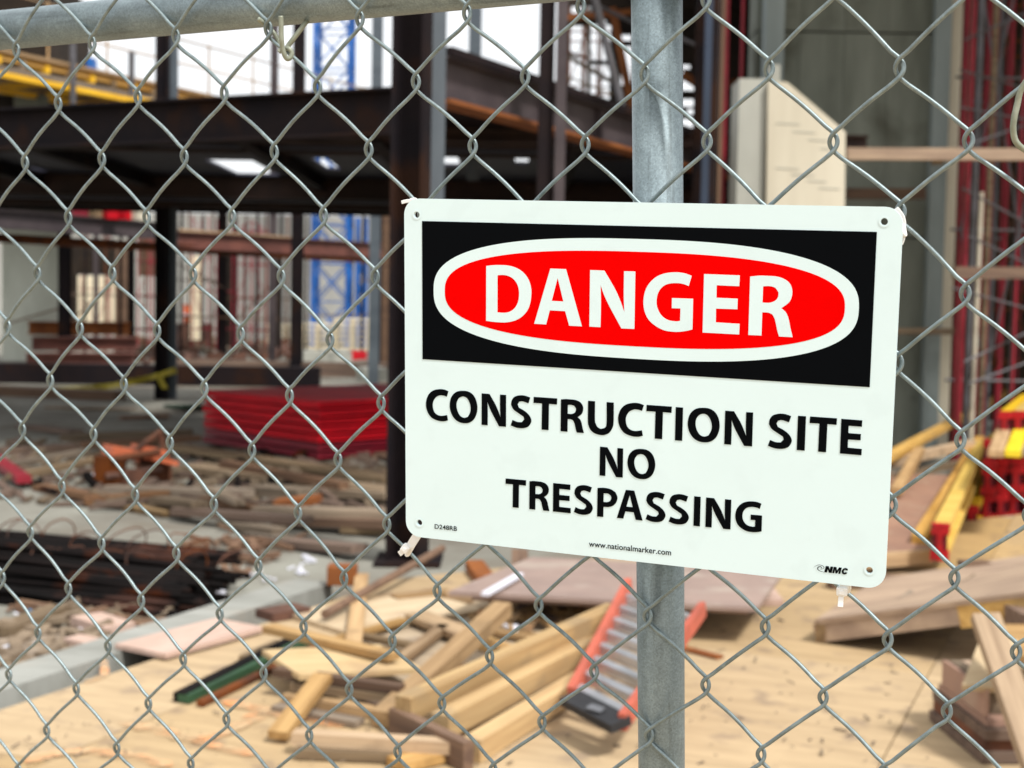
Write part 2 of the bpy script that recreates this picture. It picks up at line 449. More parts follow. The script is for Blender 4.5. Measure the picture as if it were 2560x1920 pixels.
org = G(2205, 1901, DZ).xy
ea = (e0 - (e1 - e0) * 3).xy; eb = (e1 + (e1 - e0) * 1.0).xy
SW, SL = 1.22, 2.44
for i in range(-7, 9):
    for j in range(-5, 5):
        sh = (i % 2) * SL / 2
        c = [org + ux * (i * SW + a * (SW - 0.005) + 0.0025) + uy * (j * SL + sh + b * (SL - 0.005)) for a, b in ((0, 0), (1, 0), (1, 1), (0, 1))]
        poly = [tuple(p) for p in c]
        poly = clip(poly, tuple(eb), tuple(ea)) if poly else poly
        if len(poly) > 2: poly = clip(poly, tuple(b1.xy), tuple(b0.xy))
        if len(poly) < 3: continue
        if min(p[1] for p in poly) > 14 or abs(sum(p[0] for p in poly) / len(poly)) > 9: continue
        n = len(poly)
        zt = DZ + R_.uniform(-0.002, 0.002)
        cx_, cy_ = sum(p[0] for p in poly) / n, sum(p[1] for p in poly) / n
        rot = Matrix.Rotation(math.atan2(uy[1], uy[0]), 4, 'Z')
        M = Matrix.Translation((cx_, cy_, zt)) @ rot
        inv = M.inverted()
        v = [inv @ Vector((p[0], p[1], zt)) for p in poly] + [inv @ Vector((p[0], p[1], zt - 0.019)) for p in poly]
        f = [tuple(range(n)), tuple(range(2 * n - 1, n - 1, -1))] + [(k, n + k, n + (k + 1) % n, (k + 1) % n) for k in range(n)]
        f[0] = tuple(range(n))
        o = mesh_obj('plywood_sheet', v, f, m_deckply)
        bm = o.data
        o.parent = deck
        o.matrix_local = Matrix.Translation((0, 4, 0)).inverted() @ M
# sub-deck so that no light comes up through the joints
sub = [tuple(p) for p in ((-9, 1.0), (9, 1.0), (9, 14), (-9, 14))]
sub = clip(sub, tuple(eb), tuple(ea)); sub = clip(sub, tuple(b1.xy), tuple(b0.xy))
n = len(sub)
mesh_obj('deck_framing', [(p[0], p[1] - 4, DZ - 0.03) for p in sub] + [(p[0], p[1] - 4, 0.001) for p in sub],
         [tuple(range(n)), tuple(range(2 * n - 1, n - 1, -1))] + [(k, n + k, n + (k + 1) % n, (k + 1) % n) for k in range(n)], m_brownwood, deck)
# pale concrete ledge along the deck's left edge
d_ = (e1 - e0).xy.normalized(); nrm = Vector((-d_[1], d_[0]))
lw = abs((G(0, 1700, DZ) - e0).xy.dot(nrm)); 
lw = max(lw, 0.09) * 0.8
p0 = e0.xy - d_ * 6; p1 = G(835, 1460, DZ).xy
L0 = [p0 + nrm * 0.012, p1 + nrm * 0.012, p1 + nrm * lw, p0 + nrm * lw]
v = [(p[0], p[1], DZ + 0.006) for p in L0] + [(p[0], p[1], -0.05) for p in L0]
tag(mesh_obj('concrete_ledge', v, [(0, 1, 2, 3), (7, 6, 5, 4), (0, 4, 5, 1), (1, 5, 6, 2), (2, 6, 7, 3), (3, 7, 4, 0)], m_slab), kind='structure')

# orange spray-paint lines: flat print lying on the plywood, 4 mm proud
def spray(pts, wid):
    P = catmull([G(x, y, DZ + 0.006) for x, y in pts], 8)
    v, f = [], []
    for i, p in enumerate(P):
        t = (P[min(i + 1, len(P) - 1)] - P[max(i - 1, 0)]).normalized()
        s_ = Vector((-t.y, t.x, 0)) * wid * 0.5 * (0.75 + 0.5 * R_.random()) * min(1, 0.25 + 0.3 * i, 0.25 + 0.3 * (len(P) - 1 - i))
        v += [p + s_, p - s_]
    for i in range(len(P) - 1): f.append((2 * i, 2 * i + 1, 2 * i + 3, 2 * i + 2))
    o = mesh_obj('spray_paint_line', [Vector(q) - Vector((0, 4, 0)) for q in v], f, m_spray, deck)
    return o
for pts, wd in (([(60, 1905), (130, 1885), (220, 1877), (330, 1890), (430, 1915)], 0.06),
                ([(300, 1805), (400, 1825), (480, 1845), (560, 1830), (640, 1790), (700, 1770)], 0.07),
                ([(480, 1845), (560, 1870), (650, 1885)], 0.05),
                ([(560, 1750), (640, 1770), (760, 1795), (860, 1815)], 0.07),
                ([(980, 1560), (1060, 1525), (1120, 1500)], 0.10),
                ([(1365, 1408), (1450, 1416), (1520, 1420)], 0.16),
                ([(210, 1705), (255, 1690), (262, 1672), (258, 1648)], 0.035)):
    spray(pts, wd)

# ================================================================== STEEL FRAME
frame = thing('steel_structure', (0, 15, 0), 'dark rust brown steel frame of columns and floor beams behind the fence', 'steel frame')
def column_px(pxc, pbase, wpx, Y, ztop, mat_, depth=None, turn=0.0, par=None, zb=0.0, name='column'):
    b = V(pxc, pbase, Y)
    wid = wpx * Y / FPX
    o = ibeam(name, (b.x, Y, zb), (b.x, Y, ztop), depth or wid, wid, wid * 0.09, mat_, par or frame, up=Vector((0, 1, 0)), turn=turn)
    return o
# main column left of the sign: dark web side, sky light on its right flange painted as a pale strip
c1 = G(1022, 1405)
C1Y = c1.y
ibeam('column', (c1.x - 0.01, C1Y, 0), (c1.x - 0.01, C1Y, 6.5), 0.205, 0.25, 0.022, m_steel, frame, up=Vector((1, 0, 0)), turn=math.radians(-12))
stick('toned_strip', (c1.x + 0.125, C1Y + 0.03, 1.72), (c1.x + 0.125, C1Y + 0.03, 6.5), 0.012, 0.11, m_steelgrey, frame, up=Vector((0.98, 0.2, 0)))
stick('base_plate', (c1.x - 0.2, C1Y, 0.013), (c1.x + 0.2, C1Y, 0.013), 0.4, 0.026, m_steel, frame)
# far columns, seen both below the deck and against the sky
column_px(405, 800, 30, 22.0, 9.0, m_steel, turn=math.radians(90))
stick('toned_strip', (V(431, 900, 22.1).x, 22.1, 0), (V(431, 900, 22.1).x, 22.1, 9.0), 0.13, 0.06, m_steelgrey, frame)  # pale strip paints the light on this column's right half
column_px(742, 800, 28, 29.0, 10.5, m_steel)
column_px(935, 800, 25, 27.0, 9.5, m_steelgrey)
column_px(966, 800, 22, 31.0, 5.0, m_brownwood, zb=0)
column_px(681, 800, 17, 33.0, 11.5, m_webgrey)
column_px(162, 800, 26, 33.0, 4.2, m_steel)
column_px(328, 800, 15, 36.0, 4.2, m_steel)
column_px(555, 800, 20, 38.0, 4.2, m_steel)
column_px(240, 800, 10, 40.0, 4.2, m_webgrey)
# columns above the sign
column_px(1188, 100, 30, 16.5, 6.6, m_steelgrey, zb=3.0)
column_px(1366, 200, 37, 10.5, 5.2, m_steel)
stick('toned_strip', (V(1401, 300, 10.45).x, 10.45, 1.5), (V(1401, 300, 10.45).x, 10.45, 5.2), 0.075, 0.12, m_webgrey, frame)
column_px(1762, 300, 52, 11.0, 5.4, m_steel)
stick('toned_strip', (V(1766, 300, 10.85).x, 10.85, 0.9), (V(1766, 300, 10.85).x, 10.85, 5.4), 0.055, 0.02, m_bluedark, frame)
stick('toned_strip', (V(1798, 300, 11.1).x, 11.1, 0.9), (V(1798, 300, 11.1).x, 11.1, 5.4), 0.03, 0.2, m_brownwood, frame)
# front floor beam on the left, dark brown web
ZT, ZB = 3.29, 2.92
a0, a1 = V(-500, 300, 14.4), V(1000, 241, 11.5)
def fb(name, A, B, zt, zb_, mat_, wd=0.2, par=frame):
    return ibeam(name, (A.x, A.y, (zt + zb_) / 2), (B.x, B.y, (zt + zb_) / 2), zt - zb_, wd, 0.02, mat_, par)
fb('floor_beam', a0, a1, ZT, ZB, m_steel, 0.26)
# ramp beam running away to the right: mauve web, orange rusted lower flange
r0, r1 = V(1096, 150, 9.75), V(1830, 430, 15.3)
fb('ramp_beam', r0, r1, 3.26, 2.96, m_webgrey, 0.16)
dr = (r1 - r0).xy.normalized()
stick('flange_plate', (r0.x, r0.y, 2.955), (r1.x, r1.y, 2.955), 0.20, 0.03, m_orust, frame)
stick('flange_plate', (r0.x, r0.y, 3.285), (r1.x, r1.y, 3.285), 0.22, 0.06, m_steel, frame)  # black plate paints the shadow along the top of the beam
for t in (0.25, 0.42, 0.6, 0.8):
    c = r0.lerp(r1, t)
    stick('stiffener', (c.x - 0.0, c.y, 2.98), (c.x, c.y, 3.25), 0.012, 0.14, m_webgrey, frame, up=Vector((dr[1], -dr[0], 0)))
# joists under the deck
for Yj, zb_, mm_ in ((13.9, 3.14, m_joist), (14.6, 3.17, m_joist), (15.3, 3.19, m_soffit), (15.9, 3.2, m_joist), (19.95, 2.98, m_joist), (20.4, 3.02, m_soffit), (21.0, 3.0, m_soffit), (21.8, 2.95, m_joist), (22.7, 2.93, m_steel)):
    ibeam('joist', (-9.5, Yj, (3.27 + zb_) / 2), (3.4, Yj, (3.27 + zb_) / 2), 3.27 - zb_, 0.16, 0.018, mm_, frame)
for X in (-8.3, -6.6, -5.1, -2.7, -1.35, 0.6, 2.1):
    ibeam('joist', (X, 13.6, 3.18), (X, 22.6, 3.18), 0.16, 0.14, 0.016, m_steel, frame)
# decking with rectangular openings that let the sky through
def panels(name, xs, ys, holes, z0, z1, mat_, par, plane='xy', Y=None):
    """tile the rectangle xs x ys with panels, leaving the holes open"""
    X = sorted(set([xs[0], xs[1]] + [min(max(v, xs[0]), xs[1]) for h in holes for v in (h[0], h[1])]))
    Yv = sorted(set([ys[0], ys[1]] + [min(max(v, ys[0]), ys[1]) for h in holes for v in (h[2], h[3])]))
    for j in range(len(Yv) - 1):
        i = 0
        while i < len(X) - 1:
            cy = (Yv[j] + Yv[j + 1]) / 2
            inh = lambda a, b: any(h[0] < (a + b) / 2 < h[1] and h[2] < cy < h[3] for h in holes)
            if inh(X[i], X[i + 1]): i += 1; continue
            k = i
            while k + 1 < len(X) - 1 and not inh(X[k + 1], X[k + 2]): k += 1
            b = MB()
            if plane == 'xy': b.box(X[i], X[k + 1], Yv[j], Yv[j + 1], z0, z1)
            else: b.box(X[i], X[k + 1], z0, z1, Yv[j], Yv[j + 1])
            b.build(name, mat_, par)
            i = k + 1
hol = []
for pa, pb, Ya, Yb in ((555, 668, 17.6, 19.7), (798, 836, 17.15, 18.6), (1084, 1146, 16.25, 17.8), (1288, 1322, 15.98, 17.4), (0, 22, 19.1, 19.7), (88, 102, 19.1, 19.7)):
    ym = (Ya + Yb) / 2
    hol.append((V(pa, 415, ym).x, V(pb, 415, ym).x, Ya, Yb))
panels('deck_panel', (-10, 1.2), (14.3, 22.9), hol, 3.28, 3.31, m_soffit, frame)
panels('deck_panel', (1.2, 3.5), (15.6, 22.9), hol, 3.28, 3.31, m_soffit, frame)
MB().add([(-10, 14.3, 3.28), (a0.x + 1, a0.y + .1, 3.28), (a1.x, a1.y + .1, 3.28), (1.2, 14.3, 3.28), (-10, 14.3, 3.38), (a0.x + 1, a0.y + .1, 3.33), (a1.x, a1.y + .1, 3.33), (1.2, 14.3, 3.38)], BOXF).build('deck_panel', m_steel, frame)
# rear beam, red-brown, sloping away behind the deck
rb0, rb1 = V(-60, 560, 24.0), V(440, 610, 28.2)
ibeam('rear_beam', (rb0.x, rb0.y, 2.86), (rb1.x, rb1.y, 2.86), 0.32, 0.2, 0.02, m_webgrey, frame)
rb2 = V(440, 610, 28.4); rb3 = V(985, 640, 33)
ibeam('rear_beam', (rb2.x, rb2.y, 2.72), (rb3.x, rb3.y, 2.72), 0.34, 0.2, 0.02, m_steelred, frame)
stick('timber_packing', V(440, 580, 28.9), V(720, 600, 31.4), 0.3, 0.14, m_lumber, frame)
ibeam('rear_beam', (rb0.x, rb0.y + 0.5, 2.55), (V(930, 650, 34).x, 34, 2.55), 0.16, 0.16, 0.02, m_rust, frame)

for k, (x0, x1, y, mm_, lab) in enumerate(((178, 228, 532, m_maroon, 'red painted clamp on the rear beam nearest the left edge'), (262, 300, 535, m_red, 'red painted clamp on the rear beam left of the tall dark column'), (306, 332, 536, m_red, 'small red clamp on the rear beam beside the cream block'), (336, 362, 537, m_cream, 'cream block on the rear beam beside the tall dark column'), (230, 258, 534, m_weath, 'grey block between the red clamps on the rear beam'))):
    A, B = V(x0, y, 26.4), V(x1, y + 2, 26.6)
    tag(stick('beam_clamp' if k < 3 else 'packing_block', A, B, .2, .18, mm_), lab, 'clamp' if k < 3 else 'block')

# ================================================================== FAR SIDE OF THE SITE
tag(stick('far_wall', (-24, 52, 2.3), (22, 52, 2.3), 0.4, 4.6, m_wall), 'long pale concrete wall closing the far side of the site', 'wall')
def slab_px(name, x0, x1, ytop, ybase, Y, thick, mat_, label, cat, group=None, zb=None):
    A, B = V(x0, (ytop + ybase) / 2, Y), V(x1, (ytop + ybase) / 2, Y)
    zt = V((x0 + x1) / 2, ytop, Y).z
    z0 = 0.0 if ybase is None else V((x0 + x1) / 2, ybase, Y).z
    if zb is not None: z0 = zb
    o = MB().box(A.x, B.x, Y, Y + thick, z0, zt).build(name, mat_)
    return tag(o, label, cat, group)
slab_px('concrete_wall', 5, 152, 515, 920, 33.6, 0.3, m_greenish, 'tall pale green grey concrete panel at the left edge under the deck', 'wall panel', zb=0)
slab_px('formwork_board', 190, 286, 690, 820, 44, 0.1, m_cream2, 'bright cream formwork board standing far back between two dark columns', 'board')
slab_px('formwork_board', 476, 500, 640, 850, 43, 0.1, m_cream2, 'narrow pale upright board far back behind red scaffolding', 'board')

def scaffold(name, x0, x1, ybase, Y, ztop, nbay, lift, r, mat_, label, cat, depth=1.2, group=None, brace=True, z0=0.0, bmat=None):
    """tube scaffold: standards, ledgers and diagonals, two rows deep"""
    A, B = V(x0, ybase, Y).x, V(x1, ybase, Y).x
    t = thing(name, ((A + B) / 2, Y, z0), label, cat, group)
    for row in (0, 1):
        y = Y + row * depth
        for i in range(nbay + 1):
            x = A + (B - A) * i / nbay
            MB().tube([(x, y, z0), (x, y, ztop)], r, 6).build('standard', mat_, t)
        k = 1
        z = z0 + lift * 0.6
        while z < ztop:
            MB().tube([(A - .1, y, z), (B + .1, y, z)], r * 0.8, 6).build('ledger', bmat or mat_, t)
            if brace and row == 0:
                for i in range(nbay):
                    xa, xb = A + (B - A) * i / nbay, A + (B - A) * (i + 1) / nbay
                    if (i + k) % 2: xa, xb = xb, xa
                    MB().tube([(xa, y - r, z), (xb, y - r, min(z + lift, ztop))], r * 0.6, 5).build('brace', bmat or mat_, t)
            z += lift; k += 1
    return t
scaffold('red_scaffold', 480, 560, 850, 41, 3.9, 2, 1.1, 0.022, m_redsc, 'far red scaffold left of a dark column and behind the orange drum', 'scaffold', group='red scaffold towers under the far beams')
scaffold('red_scaffold', 590, 665, 850, 43, 3.9, 2, 1.0, 0.022, m_redsc, 'far red scaffold right of centre between the two dark far columns', 'scaffold', group='red scaffold towers under the far beams')
scaffold('red_scaffold', 205, 275, 850, 42, 3.7, 2, 1.1, 0.02, m_redsc, 'far red scaffold in front of the bright cream board', 'scaffold', group='red scaffold towers under the far beams')
scaffold('red_scaffold', 345, 380, 850, 41, 3.7, 1, 1.0, 0.02, m_redsc, 'narrow far red scaffold just left of the caution tape column', 'scaffold', group='red scaffold towers under the far beams')
# dark storage boards, thin props and cross members that fill the gloom under the deck
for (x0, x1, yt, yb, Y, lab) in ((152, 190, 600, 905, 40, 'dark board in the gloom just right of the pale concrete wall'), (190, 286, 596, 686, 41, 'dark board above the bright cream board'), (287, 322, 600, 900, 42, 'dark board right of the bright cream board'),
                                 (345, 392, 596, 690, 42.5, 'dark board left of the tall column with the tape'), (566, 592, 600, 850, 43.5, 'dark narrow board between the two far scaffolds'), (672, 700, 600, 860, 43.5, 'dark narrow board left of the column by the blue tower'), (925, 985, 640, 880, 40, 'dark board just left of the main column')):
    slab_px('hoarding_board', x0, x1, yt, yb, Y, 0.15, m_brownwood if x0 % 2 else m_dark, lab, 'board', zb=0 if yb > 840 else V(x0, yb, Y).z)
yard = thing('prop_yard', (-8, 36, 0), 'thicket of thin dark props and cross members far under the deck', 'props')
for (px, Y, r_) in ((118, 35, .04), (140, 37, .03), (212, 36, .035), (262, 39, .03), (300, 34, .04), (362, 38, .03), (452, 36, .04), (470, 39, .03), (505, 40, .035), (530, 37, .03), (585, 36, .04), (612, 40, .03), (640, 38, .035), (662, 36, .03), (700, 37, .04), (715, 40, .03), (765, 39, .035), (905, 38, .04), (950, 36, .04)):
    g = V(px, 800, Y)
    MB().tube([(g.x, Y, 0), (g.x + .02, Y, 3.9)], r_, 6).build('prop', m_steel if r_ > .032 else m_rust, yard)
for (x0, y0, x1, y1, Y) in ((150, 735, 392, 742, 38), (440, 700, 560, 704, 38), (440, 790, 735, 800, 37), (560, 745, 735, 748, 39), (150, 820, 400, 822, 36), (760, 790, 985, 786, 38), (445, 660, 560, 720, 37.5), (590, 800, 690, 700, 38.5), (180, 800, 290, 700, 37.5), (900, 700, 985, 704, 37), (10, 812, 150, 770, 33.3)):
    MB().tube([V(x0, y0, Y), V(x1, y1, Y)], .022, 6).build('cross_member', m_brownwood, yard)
# blue lattice tower
def lattice_tower(x0, x1, Y, ztop, step, label):
    A, B = V(x0, 700, Y).x, V(x1, 700, Y).x
    wd = B - A
    t = thing('lattice_tower', ((A + B) / 2, Y + wd / 2, 0), label, 'tower')
    cs = [(A, Y), (B, Y), (B, Y + wd), (A, Y + wd)]
    for i, (x, y) in enumerate(cs):
        stick('leg', (x, y, 0), (x, y, ztop), 0.13, 0.13, m_blue, t)
    z, k = 0.2, 0
    while z + step < ztop:
        for i in range(4):
            p, q = cs[i], cs[(i + 1) % 4]
            stick('strut', (*p, z), (*q, z), 0.045, 0.045, m_blue, t)
            stick('brace', (*p, z), (*q, z + step), 0.05, 0.05, m_blue, t)
            stick('brace', (*q, z), (*p, z + step), 0.05, 0.05, m_blue, t)
        z += step
    return t
lattice_tower(782, 868, 48, 15, 1.3, 'blue lattice crane tower standing far behind the rear beam')
lattice_tower(893, 912, 49, 4.4, 0.7, 'thin blue lattice mast right of the larger blue tower')
def pallet_stack(x, ybase, n, label, Y=None, L=1.2):
    g = G(x, ybase)
    t = thing('pallet_stack', (g.x, g.y, 0), label, 'pallets', 'pale timber pallets at the far end')
    for k in range(n):
        z = 0.02 + k * 0.17
        for s in (-0.45, 0, 0.45):
            stick('bearer', (g.x + s * L, g.y - 0.45, z + 0.05), (g.x + s * L, g.y + 0.45, z + 0.05), 0.1, 0.1, m_cream2, t)
        for s in range(5):
            yy = g.y - 0.42 + s * 0.21
            stick('slat', (g.x - L / 2, yy, z + 0.115), (g.x + L / 2, yy, z + 0.115), 0.12, 0.05, m_cream2, t)
    return t
pallet_stack(795, 878, 5, 'stack of pale timber pallets below the left leg of the blue tower')
pallet_stack(882, 880, 6, 'taller stack of pale timber pallets below the right leg of the blue tower', L=1.1)
pallet_stack(715, 858, 4, 'far low pallet stack just left of the dark column by the blue tower')
tag(stick('red_beam', G(800, 893, 0.12), G(905, 887, 0.12), 0.3, 0.22, m_red), 'short red painted beam on the floor before the pallets', 'beam')
# orange drum
g = G(481, 868); MB_ = MB()
t = thing('orange_drum', (g.x, g.y, 0), 'bright orange drum on a crate beside the caution tape column', 'drum')
m_drum = mat('orange_plastic', (0.75, 0.13, 0.03), 0.5)
MB().tube([(g.x, g.y, 0.75), (g.x, g.y, 1.0), (g.x, g.y, 1.3)], 0.28, 14).build('barrel', m_drum, t, True)
MB().tube([(g.x, g.y, 1.3), (g.x, g.y, 1.34)], 0.30, 14).build('lid', m_drum, t, True)
MB().tube([(g.x, g.y, 1.0), (g.x, g.y, 1.05)], 0.295, 14).build('hoop', m_white, t, True)
tag(stick('crate', (g.x - .5, g.y, 0.375), (g.x + .5, g.y, 0.375), 0.8, 0.74, m_rust), 'dark rusty bin under the orange drum', 'bin')

# stack of red-brown steel beams on the left, far back
for k, (x0, x1, yb, z, mm_, lab) in enumerate(((66, 322, 918, 0.16, m_steelred, 'lowest of the red brown steel beams stacked before the concrete panel'),
                                               (80, 330, 912, 0.48, m_steelred, 'second red brown steel beam up in the far left stack'),
                                               (72, 312, 905, 0.80, m_orust, 'topmost lighter rust steel beam of the far left stack'))):
    A, B = G(x0, yb), G(x1, yb)
    o = ibeam('stacked_beam', (A.x, A.y, z), (B.x, B.y + 0.4, z), 0.30, 0.3, 0.03, mm_)
    tag(o, lab, 'steel beam', 'red brown steel beams stacked far left')
# long dark beams added to stand for the shaded band across the floor
for (x0, y0, x1, y1, h, mm_, lab) in ((-120, 955, 800, 968, 0.36, m_steel, 'long black beam added for the shaded floor band behind the caution tape'),
                                      (440, 935, 1000, 945, 0.30, m_brownwood, 'dark brown timber added for the shaded floor band behind the red panel stack'),
                                      (-60, 985, 300, 1000, 0.14, m_brownwood, 'dark low timber below the caution tape at far left')):
    A, B = G(x0, y0), G(x1, y1)
    tag(stick('floor_beam', (A.x, A.y, h / 2), (B.x, B.y, h / 2), 0.35, h, mm_), lab, 'beam')
for (x0, x1, y, h, lab) in ((930, 985, 905, 0.42, 'grey concrete block on the far floor left of the main column'), (900, 960, 950, 0.25, 'low pale block behind the red panel stack'), (565, 630, 962, 0.2, 'flat pale block left of the red panel stack'), (750, 870, 905, 0.28, 'long pale slab on the far floor before the pallets')):
    A, B = G(x0, y), G(x1, y)
    tag(stick('block', (A.x, A.y, h / 2), (B.x, B.y, h / 2), 0.7, h, m_conc), lab, 'block')
# caution tape tied to the far column
P = catmull([G(-60, 1000, 0.16), V(40, 985, 25), V(130, 975, 24), V(250, 968, 22.5), V(345, 952, 22), V(440, 925, 21.7)], 6)
v, f = [], []
for i, p in enumerate(P):
    tw = Vector((0.02 * math.sin(i), 0.05 * math.cos(i * 0.9), 0.045))
    v += [p + tw, p - tw]
for i in range(len(P) - 1): f.append((2 * i, 2 * i + 1, 2 * i + 3, 2 * i + 2))
tp = mesh_obj('caution_tape', v, f, m_tape)
tp.modifiers.new('thick', 'SOLIDIFY').thickness = 0.003
tag(tp, 'slack yellow caution tape strung from the far column to the left', 'tape')
P = [V(398, 938, 21.7), V(404, 955, 21.7), V(413, 972, 21.7)]
v = []
for p in P: v += [p + Vector((-.05, 0, 0)), p + Vector((.05, 0, 0))]
te = mesh_obj('tape_end', v, [(0, 1, 3, 2), (2, 3, 5, 4)], m_tape, tp)
te.modifiers.new('thick', 'SOLIDIFY').thickness = 0.003

# upper left: yellow and brown formwork platform stepping away over the deck
plat = thing('formwork_platform', tuple(V(200, 200, 27.5)), 'elevated platform on yellow timber beams with guardrails at the upper left', 'platform')
pu = Vector((0.44, 0.898, 0)); pn = Vector((-0.898, 0.44, 0))
o0 = V(9, 143, 26.0); o0.z = 0
def pp(s, t_, z): return o0 + pu * s + pn * t_ + Vector((0, 0, z))
for k in range(9):
    stick('deck_plank', pp(-3, 0.05 + k * 0.36, 5.96), pp(13, 0.05 + k * 0.36, 5.96), 0.33, 0.06, m_lumber, plat)
stick('edge_board', pp(-3, -0.02, 5.86), pp(13, -0.02, 5.86), 0.05, 0.14, m_lumber, plat)
stick('edge_board', pp(-3, 1.5, 5.56), pp(13, 1.5, 5.56), 0.06, 0.10, m_panel, plat)
for k in range(26):
    stick('joist', pp(-2.6 + k * 0.6, -0.1, 5.78), pp(-2.6 + k * 0.6, 3.2, 5.78), 0.1, 0.14, m_weath if k % 2 else m_yelp, plat)
stick('stringer', pp(-3, -0.05, 5.62), pp(9.2, -0.05, 5.62), 0.14, 0.14, m_weath, plat)
stick('stringer', pp(3.0, -0.35, 5.52), pp(11, -0.35, 5.52), 0.12, 0.09, m_yelp, plat)
stick('stringer', pp(-3, -0.7, 5.40), pp(3.3, -0.7, 5.40), 0.12, 0.10, m_yelp, plat)
stick('stringer', pp(-3, 1.0, 5.45), pp(11, 1.0, 5.45), 0.12, 0.10, m_yelp, plat)
for k in range(10):
    s = -2 + k * 1.6
    MB().tube([pp(s, 0.1, 5.95), pp(s, 0.1, 7.1)], 0.02, 6).build('guard_post', m_lumber, plat)
for z in (6.55, 7.05):
    MB().tube([pp(-3, 0.1, z), pp(13, 0.1, z)], 0.02, 6).build('guard_rail', m_lumber, plat)
for s, t_ in ((-0.9, -0.6), (0.9, -0.8), (2.6, -0.7), (-0.2, 2.2), (4.5, 1.5)):
    MB().tube([pp(s, t_, 3.4), pp(s, t_, 6.35 if t_ < 0 else 5.6)], 0.06, 8).build('prop', m_tube, plat)
tag(MB().box(V(-300, 200, 30).x, V(118, 200, 30).x, 30, 33, 3.4, 8.2).build('stair_tower', m_dark), 'dark boarded tower behind the yellow platform at the upper left edge', 'tower')
slab_px('low_wall', 35, 110, 236, 290, 28, 0.3, m_concdark, 'dark grey low wall on the deck below the yellow platform', 'wall')
tag(stick('blue_box', V(222, 168, 31), V(238, 168, 31), 0.3, 0.35, m_blue), 'small blue box standing on the yellow platform', 'box')

# ================================================================== RIGHT SIDE: CONCRETE CORE, FORMWORK, SCAFFOLD
core = thing('concrete_core', (4, 15.2, 0), 'massive dark grey board-marked concrete wall behind the sign', 'wall')
YC = 15.2
def cx(px, y=500, Y=YC): return V(px, y, Y).x
xl, xr = cx(1880), cx(2318)
nb = 4
for k in range(nb):                       # lifts of wall between board marks
    xa, xb = xl + (xr - xl) * k / nb, xl + (xr - xl) * (k + 1) / nb
    for j, (za, zb_) in enumerate(((0, 2.35), (2.37, 4.5), (4.52, 7.0))):
        MB().box(xa + 0.002, xb - 0.002, YC + R_.uniform(0, 0.006), YC + 0.5, za, zb_).build('wall_panel', m_concdark, core)
MB().box(cx(2316), cx(2356), YC - 0.12, YC + 0.5, 0, 7).build('wall_return', m_concstrip, core)  # paler concrete paints the light falling on this return face
MB().box(cx(2357), cx(2388), YC - 0.04, YC + 0.6, 0, 5.2).build('pilaster', m_cream, core)
MB().box(cx(1893), cx(1938), YC - 0.25, YC + 0.1, 3.6, 7).build('pilaster', m_concstrip, core)
for py, x0, x1, mm_ in ((385, 2116, 2600, m_panel), (484, 2116, 2312, m_brownwood), (682, 2384, 2700, m_brownwood), (828, 2228, 2402, m_weath), (398, 2330, 2356, m_weath)):
    yw_ = 13.35 if py in (385, 682) else YC - 0.32
    A = V(x0, py, yw_)
    B = V(x1, py + (x1 - x0) * 0.004, yw_)
    tag(stick('timber_waler', A, B, 0.09, 0.11 if py != 828 else 0.07, mm_), {385: 'long tan timber rail crossing the concrete wall right of the cream formwork', 484: 'dark brown timber rail just above the sign against the concrete wall', 682: 'brown timber rail across the red scaffold at mid height', 828: 'thin tan timber rail low on the concrete wall beside the sign', 398: 'short timber stub on the blue grey wall strip'}[py], 'rail')
# cream formwork pilaster with an angled top
fw = thing('cream_formwork', (V(1980, 500, 12.6).x, 12.6, 0), 'tall cream formwork box with a slanting top beside the fence post', 'formwork')
def vp(px, py, Y=12.6): return V(px, py, Y)
A, B, Cc, D_, E_ = vp(1921, 203), vp(1968, 205), vp(2114, 330), vp(2114, 900), vp(1915, 900)
pts = [A, B, Cc, Vector((D_.x, 12.6, 0)), Vector((E_.x, 12.6, 0))]
n = 5
v = pts + [p + Vector((0.0, 0.55, 0)) for p in pts]
MB().add(v, [tuple(range(n))[::-1], tuple(range(n, 2 * n))] + [(k, (k + 1) % n, n + (k + 1) % n, n + k) for k in range(n)]).build('face_panel', m_cream, fw)
MB().box(vp(1846, 400).x, A.x - 0.004, 12.66, 13.1, 0, A.z + 0.03).build('side_panel', m_conc, fw)
MB().box(vp(1932, 180).x, vp(1956, 180).x, 12.7, 13.0, A.z - 0.1, vp(1940, 156).z).build('top_stub', m_conc, fw)
for (x0, x1, y) in ((1940, 2000, 308), (1982, 2038, 329), (2020, 2068, 349), (2050, 2090, 371), (1940, 1998, 420), (1978, 2036, 436), (2018, 2066, 452), (2046, 2100, 470)):
    p, q = vp(x0, y, 12.598), vp(x1, y + 3, 12.598)
    stick('joint_strip', p, q, 0.004, 0.008, m_conc, fw, up=Vector((0, 0, 1)))
# dark hoarding and floors behind, pierced by gaps of sky
hoard = thing('dark_hoarding', (2, 24, 0), 'dark timber hoarding of many boards with bright gaps behind the post', 'hoarding')
YH = 24.0
hp = [(1417, 1472, 62, 268), (1476, 1528, 60, 150), (1476, 1526, 160, 270), (1478, 1530, 284, 312), (1419, 1478, 14, 32), (1502, 1516, 48, 78), (1553, 1580, 85, 101), (1552, 1582, 114, 212),
      (1703, 1727, 160, 172), (1703, 1714, 176, 195), (1703, 1741, 200, 226), (1703, 1740, 246, 266), (1718, 1738, 271, 286), (1700, 1741, 296, 340), (1700, 1740, 364, 390), (1570, 1582, 288, 300), (1548, 1560, 286, 304), (1550, 1566, 310, 325)]
for a_ in (1795, 1808, 1831):
    for b_ in (242, 262, 285, 300, 316, 356):
        if R_.random() < 0.8: hp.append((a_, a_ + 9, b_, b_ + (9 if b_ != 300 else 14)))
hp.append((1792, 1842, 378, 428))
hol = []
